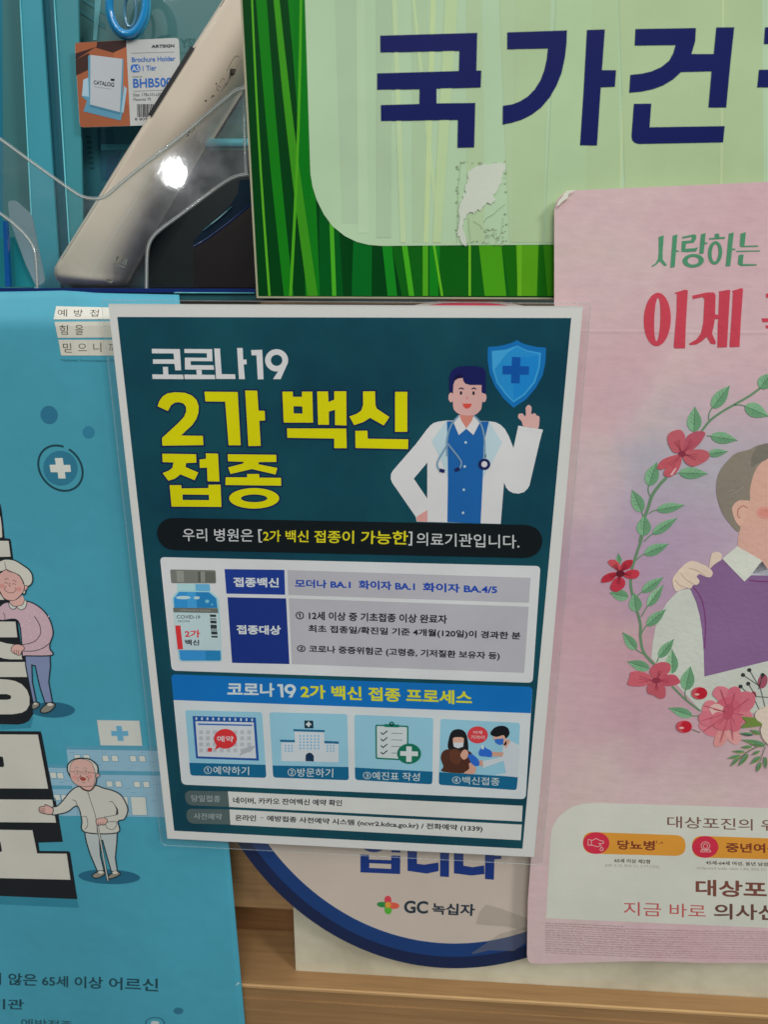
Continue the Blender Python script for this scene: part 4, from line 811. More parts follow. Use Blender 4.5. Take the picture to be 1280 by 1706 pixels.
D.line([(608, 602), (580, 632), (560, 670), (550, 710), (546, 745), (548, 812), ], 9, sg, 8, smooth=True); D.line([(686, 600), (715, 630), (735, 680), (743, 740), (744, 812), ('D', 734, 60), ('D', 728, 82)], 9, sg, 8, smooth=True)
D.crop = 'D'; D.line([(532, 0), (505, 45), (482, 85), (476, 112), (486, 134), (496, 138)], 9, sg, 9, smooth=True); D.line([(532, -4), (560, 32), (590, 70), (605, 98), (598, 125), (585, 132)], 9, sg, 9, smooth=True)
D.poly(round_corners([cv(t, 'D') for t in [(490, 128), (518, 136), (514, 154), (486, 147)]], 1.5), '#1b2452', 10, raw=True); D.poly(round_corners([cv(t, 'D') for t in [(566, 132), (593, 120), (600, 138), (574, 149)]], 1.5), '#1b2452', 10, raw=True)
D.ell(728, 107, 32, 30, '#1b2452', 10); D.ell(728, 107, 16, 16, coat, 11)
for x, y in ((623, 119), (618, 243), (614, 366), ('B', 644, 740)) if False else ((623, 119), (618, 243), (614, 366)): D.ell(x, y, 7, 7, '#9db9da', 5)
D.crop = 'B'; D.ell(644, 740, 7, 7, '#9db9da', 5)
D.poly(catmull([cv(t, 'B') for t in [(958, 592), (957, 560), (972, 545), (987, 558), (986, 592), (1004, 588), (1014, 600), (1027, 606), (1028, 630), (1020, 668), (985, 662), (945, 655), (935, 630), (918, 612), (920, 593), (940, 590), (952, 604)]], True, 5), '#cf9a95', 2, raw=True)
D.poly([(918, 653), (1046, 673), (1043, 690), (914, 672)], coat, 3)
D.build()
S = Print('shield_picture', mp, MP, 'film', 2, 'B')
S.poly([(912, 208), (930, 220), (960, 232), (1010, 243), (1062, 247), (1061, 300), (1058, 330), (1045, 390), (1010, 455), (960, 515), (893, 560), (840, 510), (795, 445), (768, 380), (758, 310), (760, 243), (810, 240), (850, 232), (885, 222)], '#1466a4', 1)
S.poly([(912, 236), (960, 260), (1036, 275), (1030, 350), (1005, 430), (950, 495), (893, 533), (850, 490), (805, 430), (783, 360), (780, 265), (850, 258)], '#3a93c6', 2)
S.poly([(912, 242), (960, 266), (1028, 280), (1022, 350), (998, 425), (946, 488), (893, 524), (893, 524), (855, 482), (812, 424), (795, 360), (840, 300), (860, 275)], '#2380b9', 3); S.poly([(900, 300), (1026, 290), (1020, 352), (997, 423), (945, 486), (893, 520), (893, 400)], '#1a78b8', 4)
S.poly([(885, 295), (930, 297), (928, 343), (975, 345), (973, 388), (927, 388), (925, 433), (880, 432), (882, 386), (836, 386), (837, 341), (884, 342)], '#0e4d96', 5); S.build()
# banner
Bn = Print('banner', mp, MP, 'film', 5, 'D')
Bn.poly([('C', 295, 578), ('C', 262, 572), ('C', 235, 557), ('C', 213, 530), ('C', 202, 500), ('C', 202, 470), ('C', 212, 445), ('C', 232, 422), ('C', 258, 408), ('C', 285, 403), (945, 430), (975, 435), (1003, 448), (1024, 470), (1036, 500), (1036, 530), (1025, 562), (1003, 587), (975, 601), (940, 606)], '#11181b', 7)
Bn.crop = 'C'; w2 = '#b3b7b6'
Bn.text('우리 병원은', [(340, 460), (727, 463), (727, 534), (343, 530)], w2, 8, .006); Bn.text('[', [(754, 465), (775, 465), (777, 538), (758, 537)], w2, 8, .006)
Bn.text('2가 백신 접종이 가능한', [(782, 470), ('D', 322, 463), ('D', 320, 537), (782, 532)], '#c4bb20', 8, .016)
Bn.crop = 'D'; Bn.text(']', [(324, 466), (344, 466), (342, 541), (322, 540)], w2, 8, .006); Bn.text('의료기관입니다.', [(366, 470), (915, 485), (915, 557), (366, 540)], w2, 8, .006)
Bn.build()
# information panel
I = Print('information_panel', mp, MP, 'film', 2, 'F'); bl, gc = '#1e3783', '#a4a3a8'
I.rquad([('E', 140, 43), (1254, 38), (1216, 604), ('E', 245, 1052)], 8, '#c0c4c5', 1)
I.poly([('E', 714, 150), ('E', 1247, 157), ('E', 1254, 378), ('E', 731, 368)], bl, 2); I.poly([('E', 740, 400), ('E', 1262, 410), ('E', 1292, 994), ('E', 781, 983)], '#1a2f74', 2)
I.poly([(26, 57), (1206, 95), (1198, 216), (30, 178)], gc, 2); I.poly([(33, 194), (1197, 235), (1175, 556), (47, 513)], gc, 2)
I.crop = 'E'; I.text('접종백신', [(790, 222), (1198, 228), (1198, 314), (796, 308)], '#bcc2cf', 3, .036); I.text('접종대상', [(818, 645), (1215, 652), (1215, 735), (824, 728)], '#bcc2cf', 3, .036)
I.crop = 'F'; tb = '#20439a'; tk = '#24242a'
I.text('모더나 BA.1', [(62, 102), (333, 108), (333, 148), (62, 142)], tb, 3, .036); I.text('화이자 BA.1', [(370, 106), (645, 116), (645, 158), (372, 150)], tb, 3, .036); I.text('화이자 BA.4/5', [(682, 117), (1045, 131), (1043, 173), (683, 162)], tb, 3, .036)
I.text('① 12세 이상 중 기초접종 이상 완료자', [(65, 255), (802, 275), (800, 318), (66, 297)], tk, 3, .03); I.text('최초 접종일/확진일 기준 4개월(120일)이 경과한 분', [(127, 322), (1158, 358), (1156, 400), (128, 364)], tk, 3, .03); I.text('② 코로나 중증위험군 (고령층, 기저질환 보유자 등)', [(72, 418), (1058, 455), (1056, 497), (73, 460)], tk, 3, .03)
ipanel = I.build()
V = Print('vial_picture', ipanel, MP, 'film', 5, 'E')
V.rquad([(230, 153), (635, 160), (640, 277), (240, 275)], 3, '#6d7069', 1); V.poly([(285, 165), (350, 166), (355, 265), (292, 264)], '#85887f', 2); V.poly([(478, 172), (500, 172), (502, 268), (480, 268)], '#50534d', 2); V.poly([(500, 172), (540, 172), (542, 268), (502, 268)], '#7f8279', 2); V.poly([(540, 172), (628, 174), (632, 268), (542, 268)], '#5d6058', 2)
V.poly([(290, 280), (582, 283), (588, 345), (295, 343)], '#9fc2d6', 1); V.poly([(455, 282), (582, 283), (588, 345), (457, 344)], '#5fa0cb', 2)
V.rquad([(295, 340), (590, 345), (665, 410), (694, 972), (308, 970), (248, 400)], 5, '#93bdd4', 1, (1, 1, 1, 1, 1, 1)); V.poly([(310, 352), (575, 355), (640, 410), (652, 495), (268, 495), (262, 410)], '#2f83bb', 3); V.poly([(380, 353), (458, 354), (470, 495), (385, 495)], '#3e8fc6', 4); V.poly([(458, 354), (575, 355), (640, 410), (652, 495), (470, 495)], '#2576aa', 4)
V.ell(348, 403, 66, 15, '#a9d2e6', 5); V.ell(467, 405, 28, 13, '#a9d2e6', 5); V.ell(560, 436, 18, 16, '#6fb2da', 5); V.ell(603, 465, 9, 9, '#5fa6d2', 5)
V.poly([(258, 493), (655, 498), (658, 540), (260, 533)], '#62655d', 6); V.text('CORONAVIRUS VACCINE', [(315, 507), (590, 512), (590, 528), (316, 523)], '#8f918b', 7, .02)
V.poly([(260, 536), (661, 541), (690, 872), (292, 868)], '#aabec0', 6); V.poly([(310, 870), (678, 874), (682, 950), (670, 963), (335, 962), (320, 950)], '#3484bc', 6); V.poly([(545, 873), (678, 874), (682, 950), (670, 963), (548, 962)], '#2577a8', 7)
V.poly([(275, 652), (322, 650), (345, 862), (298, 864)], '#c23236', 7); V.text('COVID-19', [(288, 558), (497, 562), (497, 592), (290, 590)], '#33383a', 7, .008); V.text('VACCINE', [(296, 603), (404, 605), (404, 622), (297, 621)], '#4a4f50', 7, .008)
V.text('2가', [(358, 692), (497, 690), (499, 758), (360, 757)], '#c2383c', 7, .03); V.text('백신', [(362, 775), (490, 778), (490, 828), (366, 826)], '#25282c', 7, .03)
for i, (a, b) in enumerate(((553, 574), (587, 597), (606, 632), (643, 679), (684, 688), (692, 697), (703, 730), (742, 758))): V.poly([(583 + i * 2, a), (638 + i * 2, a + 2), (640 + i * 2, b + 2), (585 + i * 2, b)], '#303638', 7)
V.build()
# process panel
Q = Print('process_panel', mp, MP, 'film', 2, 'G')
tl, tr_, br_, bl_ = cv((93, 50), 'G'), cv((1163, 125), 'H'), cv((1120, 810), 'H'), cv((160, 742), 'G')
Q.poly(round_corners([tl, tr_, br_, bl_], 8), '#bcc2c7', 1, raw=True); Q.poly(round_corners([tl, tr_, cv((1152, 286), 'H'), cv((108, 212), 'G')], 8, (1, 1, 0, 0)), '#1265a8', 2, raw=True)
Q.text('코로나', [(443, 98), (742, 106), (742, 192), (447, 188)], '#b5c6d4', 3, .032)
Hh = homog(Q.cvs([(760, 110), (878, 113), (877, 197), (762, 193)]))
mp19 = lambda pts: [Hh((x - 775) / 193, (y - 256) / 156) for x, y in pts]
Q.poly(mp19([(775, 260), (833, 258), (840, 412), (810, 412), (803, 287), (778, 287)]), '#b5c6d4', 3, raw=True)
Q.poly(mp19([(908 + 60 * math.cos(k * math.pi / 16), 313 + 57 * math.sin(k * math.pi / 16)) for k in range(32)]), '#b5c6d4', 3, [mp19([(908 + 28 * math.cos(k * math.pi / 16), 313 + 26 * math.sin(k * math.pi / 16)) for k in range(32)])], raw=True)
Q.poly(mp19([(967, 325), (929, 411), (889, 411), (922, 362), (945, 345)]), '#b5c6d4', 3.5, raw=True); Q.text('2가 백신 접종 프로세스', [(905, 113), ('H', 793, 150), ('H', 793, 236), (908, 200)], '#bdbf2a', 3, .032)
qpanel = Q.build()
def cell(crop, q, cap, s_, tq):
    c = Print('step_picture', qpanel, MP, 'film', 4, crop); c.rquad(q, 5, '#84b2c9', 0)
    ql = c.cvs(cap); c.poly(round_corners([ql[0], ql[1]] + c.cvs([q[2], q[3]]), 5, (0, 0, 1, 1)), '#135b7e', 1, raw=True); c.text(s_, tq, '#b3ccd8', 9, .006); return c
c = cell('G', [(182, 275), (665, 288), (692, 700), (215, 685)], [(207, 605), (687, 618)], '①예약하기', [(300, 625), (583, 630), (583, 683), (300, 675)])
c.poly([(228, 312), (625, 322), (645, 592), (250, 578)], '#1d4b8e', 2); c.poly([(246, 345), (612, 352), (628, 578), (262, 565)], '#b9bfc8', 3); c.poly([(262, 358), (603, 366), (603, 375), (262, 368)], '#2c5fa4', 4)
for i in range(11): c.ell(252 + i * 35, 328 + i * .8, 6, 10, '#a9bad0', 4)
for i in range(8):
    for j in range(4): c.poly([(270 + i * 43, 402 + j * 38), (294 + i * 43, 402 + j * 38), (294 + i * 43, 426 + j * 38), (270 + i * 43, 426 + j * 38)], '#a5a9ad', 4)
c.poly([(520, 565), (540, 520), (590, 500), (622, 500), (600, 530), (560, 545)], '#9aa0a4', 5); c.poly([(325, 512), (350, 512), (350, 536), (325, 536)], '#bf3236', 5)
c.poly([(385, 480), (420, 500), (368, 524)], '#c03034', 6); c.ell(434, 455, 72, 62, '#c03034', 7); c.text('예약', [(382, 436), (486, 438), (486, 476), (382, 474)], '#c7b4b6', 8, .024); c.build()
c = cell('G', [(710, 288), (1200, 300), (1210, 715), (735, 698)], [(730, 622), (1208, 632)], '②방문하기', [(825, 638), (1112, 642), (1110, 697), (826, 690)])
c.poly([(785, 478), (872, 478), (868, 408), (1055, 412), (1057, 484), (1145, 486), (1146, 602), (785, 594)], '#b8bfc6', 2); c.poly([(862, 394), (1058, 400), (1058, 414), (862, 408)], '#1c5f82', 3); c.poly([(778, 460), (870, 463), (870, 477), (778, 474)], '#1c5f82', 3); c.poly([(1056, 468), (1147, 472), (1147, 487), (1056, 483)], '#1c5f82', 3)
c.rquad([(930, 340), (986, 341), (988, 390), (932, 389)], 1.5, '#16323f', 3); c.poly([(951, 348), (963, 348), (963, 358), (973, 358), (973, 370), (963, 370), (963, 380), (951, 380), (951, 370), (941, 370), (941, 358), (951, 358)], '#b8c4cc', 4)
for i in range(6):
    for j in range(5): c.ell(904 + i * 23, 437 + j * 19.5, 6, 6, '#5f9fc2', 3, n=8)
for ox in (812, 1075):
    for i in range(3):
        for j in range(3): c.ell(ox + i * 20, 498 + j * 17, 5, 6, '#5f9fc2', 3, n=8)
c.poly([(938, 595), (938, 560), (948, 547), (963, 541), (978, 547), (990, 562), (990, 597)], '#17304a', 4); c.build()
c = cell('H', [(75, 295), (557, 315), (550, 720), (80, 692)], [(78, 617), (553, 642)], '③예진표 작성', [(128, 640), (475, 650), (473, 700), (128, 688)])
c.rquad([(203, 355), (405, 362), (405, 575), (205, 565)], 3, '#156b5a', 2); c.rquad([(212, 364), (396, 371), (396, 566), (214, 556)], 2, '#b6bfbe', 3); c.rquad([(258, 352), (348, 355), (348, 373), (258, 370)], 1, '#156b5a', 4); c.ell(303, 350, 16, 13, '#156b5a', 4, hole=(5, 4))
for j in range(4):
    y = 403 + j * 40; c.line([(236, y), (250, y + 12), (277, y - 10)], 7, '#3d4a4c', 5); c.line([(300, y + 5), (368, y + 7)], 4, '#6a7778', 5)
c.ell(409, 533, 73, 62, '#14664f', 6); c.poly([(392, 488), (425, 489), (425, 518), (463, 520), (463, 548), (425, 547), (424, 583), (391, 582), (392, 546), (355, 545), (355, 517), (392, 518)], '#b9c2c0', 7); c.build()
c = cell('H', [(600, 320), (1087, 345), (1065, 755), (590, 722)], [(592, 645), (1073, 675)], '④백신접종', [(672, 668), (962, 680), (960, 728), (672, 715)])
c.poly(catmull([cv(t, 'H') for t in [(650, 505), (652, 440), (672, 395), (712, 383), (748, 398), (765, 440), (768, 520), (720, 520)]], True, 5), '#1c1d20', 2, raw=True); c.ell(710, 450, 34, 44, '#c39a86', 3); c.poly([(678, 465), (742, 465), (738, 490), (710, 500), (682, 490)], '#b9bfc4', 4); c.poly([(672, 440), (690, 405), (735, 405), (745, 440), (730, 432), (690, 432)], '#1c1d20', 4)
c.poly(catmull([cv(t, 'H') for t in [(602, 560), (615, 520), (650, 505), (720, 510), (770, 515), (795, 540), (782, 600), (780, 650), (615, 642), (618, 610)]], True, 5), '#4a2c22', 3, raw=True); c.blob([(660, 520), (700, 505), (730, 560), (700, 600), (660, 570)], '#5a3628', 4)
c.blob([(722, 540), (745, 508), (768, 520), (765, 555), (740, 568)], '#c0937f', 5); c.blob([(775, 590), (800, 600), (818, 625), (805, 655), (760, 655), (745, 648), (775, 625)], '#c0937f', 4)
c.ell(828, 418, 62, 52, '#bf3a40', 5); c.text('어깨', [(800, 392), (855, 393), (855, 414), (800, 413)], '#ccb0ae', 6, .01); c.text('가까이', [(785, 420), (870, 422), (870, 446), (785, 444)], '#ccb0ae', 6, .01)
c.blob([(905, 412), (930, 375), (975, 362), (1010, 375), (1022, 410), (1000, 440), (985, 420), (940, 430)], '#17191d', 5); c.blob([(925, 425), (980, 415), (1000, 440), (1000, 480), (960, 470), (930, 450)], '#c39a86', 4); c.poly([(930, 445), (985, 440), (985, 475), (960, 480), (935, 465)], '#2f64b0', 6)
c.poly([(985, 480), (1010, 440), (1028, 455), (1078, 480), (1087, 510), (1068, 676), (985, 668), (1000, 645), (985, 575), (860, 620), (858, 578), (970, 555)], '#b5bcc0', 3); c.poly([(985, 478), (1010, 442), (1028, 455), (1000, 500)], '#c0937f', 4)
c.poly([(912, 520), (985, 525), (980, 550), (915, 550)], '#b98d7a', 4); c.blob([(835, 520), (860, 485), (880, 500), (912, 518), (912, 552), (870, 550), (840, 545)], '#2a5fb4', 5); c.poly([(850, 482), (866, 482), (866, 505), (850, 505)], '#b4c6d4', 6)
c.poly([(832, 575), (858, 572), (860, 610), (835, 605)], '#b98d7a', 4); c.blob([(768, 540), (800, 540), (835, 575), (835, 605), (805, 605), (780, 575)], '#2a5fb4', 5); c.poly([(940, 660), (1005, 650), (1005, 668), (940, 664)], '#b5bcc0', 4); c.build()
# contact rows
R_ = Print('contact_rows', mp, MP, 'film', 3, 'G')
for pil, wq in (([(176, 780), (450, 785), (459, 882), (188, 872)], [(450, 785), ('H', 1102, 850), ('H', 1097, 946), (459, 882)]), ([(185, 893), (460, 898), (466, 993), (196, 986)], [(460, 898), ('H', 1097, 965), ('H', 1090, 1060), (466, 994)])):
    R_.rquad(pil, 12, '#49574f' if False else '#4b5a5a', 1, (1, 0, 0, 1)); R_.poly(wq, '#bebfba', 1)
R_.text('당일접종', [(220, 808), (403, 812), (402, 852), (222, 848)], '#8f9a98', 2, .006); R_.text('사전예약', [(235, 920), (413, 924), (412, 964), (236, 959)], '#8f9a98', 2, .006)
R_.text('네이버, 카카오 잔여백신 예약 확인', [(482, 820), (1168, 838), (1166, 879), (484, 862)], '#2e3034', 2, .026)
R_.text('온라인', [(495, 930), (628, 933), (627, 973), (497, 969)], '#2e3034', 2, .026); R_.line([(655, 950), (672, 950)], 4, '#5a5c60', 2)
R_.text('예방접종 사전예약 시스템 (ncvr2.kdca.go.kr) / 전화예약 (1339)', [(695, 935), ('H', 858, 972), ('H', 857, 1014), (695, 977)], '#2e3034', 2, .026)
R_.build()
# clear laminate: one sheet over the print, sticking out all round with a rounded, pinched rim
M_film = gloss_clear('clear laminate', (0.99, 0.99, 0.99), .05, .0, (.75, .8, .82), bumps=(26, .10))
FO = .0012
fo = round_corners([(168, 500), (985, 505.5), (903, 1441), (268.5, 1408)], 9)
film = Print('laminate_film', mp, MP, 'film', FO / LAYER); film.poly([(180.5, 506.5), (971.5, 510.5), (890, 1427.5), (279, 1396.5)], M_film, 0, raw=True); film.build()
M_rim = gloss_clear('laminate margin', (0.975, 0.98, 0.98), .08, .03, (.66, .72, .70), bumps=(70, .5))
rimp = Print('laminate_margin', mp, MP, 'film', FO / LAYER)
rimp.poly(fo, M_rim, 0, [[(180.5, 506.5), (971.5, 510.5), (890, 1427.5), (279, 1396.5)]], raw=True); rimp.build()
tube('laminate_seam', [P(x, y, MP, FO + .0002) for x, y in fo], .00022, gloss_clear('sealed film edge', (.92, .95, .95), .12, .12, (.8, .85, .85)), mp, closed=True, seg=6)
# ================================================================ brochure holder, clear rack and the white gadget
M_navyac = plain('navy acrylic', '#10245a', .12, .6, spec=.5)
def teal(name, h, rough=.3): return plain(name, h, rough, .25, mo=.10, ms=9)
HB = 0.092
bh = empty('brochure_holder', (-0.1, HB, 0.155), 'translucent turquoise plastic brochure holder with a printed sticker and a hanging loop', 'brochure holder')
slab('back_panel', [(118, -60), (122, 480), (560, 480), (560, -60)], HB + .006, .002, teal('turquoise back panel', '#3d6565'), bh)
# what shows dimly through the panel: deeper teal pocket, brochure print, cross tube, with interior shade and reflections painted in
pc = Print('inner_print_and_shade', bh, HB + .006, 'satin', 3, 'H1')
pc.crop = 'X'
pc.poly([(118, 205), (330, 205), (330, 480), (122, 480)], '#285862', 0); pc.poly([(330, 205), (560, 205), (560, 480), (330, 480)], '#42625d', 0)
pc.poly([(330, 252), (560, 252), (560, 480), (330, 480)], '#1a2627', 1)  # dark interior shade painted as a flat patch
pc.crop = 'T1'
for i in range(7): pc.poly([(425 + i * 3, 672 + i * 26), (450 + i * 3, 674 + i * 26), (448 + i * 3, 686 + i * 26), (423 + i * 3, 684 + i * 26)], '#1c4249', 2)
for q_, c_ in (([(300, 0), (330, 0), (520, 120), (520, 145)], '#38686c'), ([(400, 0), (425, 0), (530, 60), (530, 80)], '#3b6c70'), ([(305, 110), (338, 128), (336, 150), (305, 130)], '#2b5558'), ([(355, 145), (412, 190), (412, 206), (355, 165)], '#2f5a5e'), ([(470, 0), (500, 0), (478, 200), (460, 200)], '#5a9096'), ([(560, 640), (480, 640), (500, 893), (580, 893)], '#214d5c'), ([(500, 715), (640, 715), (640, 740), (500, 745)], '#387a88'), ([(530, 790), (600, 750), (560, 893), (520, 893)], '#234356')): zz_ = 3 + len(pc.f) * .11; pc.poly(q_, c_, zz_)  # the slanting streaks are reflections put into the teal tones
pc.poly([(890, 255), (1200, 255), (1200, 262), (890, 262)], '#446f6c', 2)
pc.text('YSI', [(893, 192), (965, 188), (968, 232), (896, 236)], '#335b5c', 3, .02); pc.poly([(780, 185), (800, 175), (850, 172), (820, 182), (790, 196)], '#335b5c', 3)
pc.build()
random.seed(3)
fins = [([(-60, -60), (3, -60), (5, 480), (-60, 480)], '#1a7289', .012, .002), ([(3, -60), (33, -60), (60, 480), (5, 480)], '#366668', .004, .0015), ([(30, -60), (64, -60), (100, 480), (60, 480)], '#388694', -.004, .0015), ([(62, -60), (86, -60), (121, 480), (100, 480)], '#295e6b', .001, .0015), ([(85, -60), (128, -60), (140, 480), (119, 480)], '#377c84', -.002, .0015)]
for q_, c_, dy, th in fins: slab('side_fin', q_, HB + dy - .006, th, teal('turquoise fin ' + c_[1:], c_), bh)
M_hl = plain('bright fin edge', '#64b4be', .2, .4)
for a, b, dy in (((86, -60), (119.5, 480), -.009), ((30, -60), (58, 480), -.0105)):
    tube('fin_edge', [P(a[0] + (b[0] - a[0]) * t / 6, a[1] + (b[1] - a[1]) * t / 6, HB + dy) for t in range(7)], .0004, M_hl, bh, seg=6)
dk_ = Print('fin_shading', bh, HB - .002 - .0062, 'satin', 6, 'H1')
tube('cross_tube', [P(x, 239, HB - .001) for x in (322, 360, 400, 440, 500)], .0024, teal('turquoise cross tube', '#3f8590'), bh, seg=12)
# hanging loop
M_ring = plain('clear blue plastic', '#1676ab', .08, .8, mo=.2, ms=60); 
def oval(cx, cy, rx, ry, y, n=40): return [P(cx + rx * math.cos(2 * math.pi * i / n), cy + ry * math.sin(2 * math.pi * i / n), y) for i in range(n)]
tube('hanging_loop', oval(212, 5, 30, 52, HB - .014), .0019, M_ring, bh, True, 10); tube('hanging_loop', oval(213, 9, 33, 53, HB - .010), .0016, plain('pale blue plastic', '#2f8db4', .12, .6), bh, True, 10)
tube('hanging_loop', oval(217, 18, 10, 27, HB - .006), .0009, plain('grey blue plastic', '#4f7f92', .2, .6), bh, True, 8)
# printed sticker
SK = HB - .012
st_ = Print('sticker', bh, SK, 'paper', 1, 'T1')
slabm = slab('sticker_backing', round_corners([cv(t, 'T1') for t in [(369, 212), (886, 187), (905, 616), (394, 632)]], 7), SK, .0002, mat('#a3a5a3', 'paper'), bh)
ph = Print('sticker_photo', bh, SK, 'satin', 2, 'T1')
ph.poly(round_corners([cv(t, 'T1') for t in [(370, 212), (624, 199), (645, 623), (395, 631)]], 6, (1, 0, 0, 1)), '#8a4f34', 0, raw=True)
ph.poly([(480, 207), (624, 200), (626, 232), (560, 262), (470, 235), (374, 296), (373, 265), (478, 232)], '#33211f', 1); ph.poly([(374, 296), (440, 262), (440, 345), (376, 375)], '#38241f', 1); ph.poly([(560, 262), (626, 232), (640, 540), (610, 480)], '#99583a', 2)
ph.poly([(436, 275), (612, 292), (606, 560), (598, 598), (412, 552), (430, 500), (404, 478), (412, 420), (436, 385)], '#4f8197', 3); ph.poly([(412, 395), (436, 385), (440, 480), (405, 475)], '#8fa8b4', 4); ph.poly([(615, 425), (628, 440), (612, 560), (600, 555)], '#86a4b2', 4)
ph.poly([(447, 272), (606, 292), (594, 556), (446, 518)], '#9ea3a7', 5); ph.poly([(446, 518), (594, 556), (592, 566), (444, 528)], '#3f6f84', 6); ph.text('CATALOG', [(464, 398), (566, 410), (564, 432), (464, 418)], '#1b1b20', 6, .02); ph.poly([(548, 390), (567, 391), (567, 402), (548, 401)], '#1b1b20', 6); ph.line([(466, 430), (550, 442)], 3, '#808689', 6); ph.build()
tx_ = Print('sticker_lettering', bh, SK, 'satin', 3, 'T1'); nb2 = '#2b5a9e'
tx_.text('ARTSIGN', [(750, 222), (864, 219), (864, 234), (750, 238)], '#23232a', 1, .03); tx_.line([(648, 263), (862, 257)], 2, '#7f8383', 1)
tx_.text('Brochure Holder', [(652, 284), (868, 278), (869, 302), (653, 308)], nb2, 1, .014); tx_.rquad([(646, 320), (694, 318), (696, 357), (648, 359)], 6, nb2, 1); tx_.text('A5', [(652, 328), (690, 326), (691, 352), (653, 354)], '#a9adb0', 2, .02)
tx_.text('1 Tier', [(706, 326), (774, 323), (775, 349), (707, 352)], nb2, 1, .012); tx_.text('Product No.', [(656, 377), (706, 376), (706, 383), (656, 384)], '#3a3a40', 1, .0)
tx_.text('BHB500', [(658, 390), (850, 384), (852, 430), (660, 436)], nb2, 1, .022); tx_.line([(660, 452), (830, 446)], 2, '#7f8383', 1); tx_.text('Size: 178x101x200', [(660, 463), (808, 460), (808, 475), (660, 478)], '#4a4c50', 1, .0); tx_.text('Material: PS', [(661, 486), (748, 484), (748, 498), (661, 500)], '#4a4c50', 1, .0)
x = 678
while x < 790:
    wd = random.choice((2, 2, 3, 4, 5)); tx_.poly([(x, 516), (x + wd, 516), (x + wd + 2, 580), (x + 2, 580)], '#2a2a2e', 1); x += wd + random.choice((2, 3, 4))
tx_.text('8 809', [(668, 584), (730, 583), (730, 596), (668, 597)], '#3a3a40', 1, 0)
tx_.build()
slab('base_bar', [(-200, 479.5), (425, 481), (425, 487.5), (-200, 487)], .0185, .085, M_navyac, bh)
slab('base_front', [(-200, 488), (425, 488.5), (426, 500), (-200, 499)], .0195, .080, teal('deep teal base', '#1f4a50'), bh)
gl_ = Print('base_gleam', bh, .0185, 'satin', 2, 'X')
tube('base_lip', [P(x, 487.9 + (x - 300) * .004, .0184) for x in (290, 340, 380, 424)], .00035, plain('teal lip', '#3f8a90', .2, .5), bh, seg=6)
slab('inner_divider', [(4, 368), (10, 368), (16, 478), (8, 478)], .040, .002, plain('blue divider', '#0f4a86', .2, .5), bh)
slab('pocket_floor', [(-60, 405), (22, 395), (60, 478), (-60, 478)], .046, .001, plain('sea green pocket', '#1d757b', .25, .3, mo=.15), bh)
slab('flange', [(330, 405), (350, 382), (418, 325), (421, 345), (372, 385), (325, 410)], .040, .0018, plain('deep blue flange', '#1c4a66', .12, .7), bh) if False else None
fl = slab('flange', [(322, 402), (340, 382), (362, 362), (385, 340), (396, 322), (399, 300), (424, 298), (424, 336), (380, 372), (345, 398), (322, 412)], .042, .0015, plain('deep blue flange', '#132433', .15, .5), bh)
tube('flange_edge', [P(*q, .0412) for q in ((322, 411), (345, 398), (380, 372), (424, 336))], .0005, plain('blue flange edge', '#15284f', .15, .6), bh, seg=8)
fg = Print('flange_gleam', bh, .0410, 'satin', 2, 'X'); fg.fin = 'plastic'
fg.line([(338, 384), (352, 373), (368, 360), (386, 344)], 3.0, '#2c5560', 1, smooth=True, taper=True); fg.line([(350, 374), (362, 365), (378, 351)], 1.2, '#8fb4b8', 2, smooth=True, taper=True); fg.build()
slab('inner_shade', [(255, 250), (425, 250), (426, 479), (245, 479)], HB - .001, .002, plain('dark inside shade', '#171f1f', .5), bh)  # dark sheet added for the shade inside the holder
slab('lower_inner_shade', [(322, 400), (424, 340), (426, 479), (322, 479)], HB - .004, .002, plain('brown inside shade', '#191312', .6, mo=.3, ms=30), bh)  # second dark sheet, painted shade below the flange

# leaflets standing in the left pocket, seen through the clear front
lf = slab('leaflet', round_corners([(12, 335), (24, 333), (52, 358), (75, 470), (60, 478), (42, 440), (16, 368)], 6), .044, .0006, plain('grey blue leaflet', '#6b8288', .5)); tag(lf, 'small grey blue leaflet standing inside the clear rack, left of the white gadget', 'leaflet')

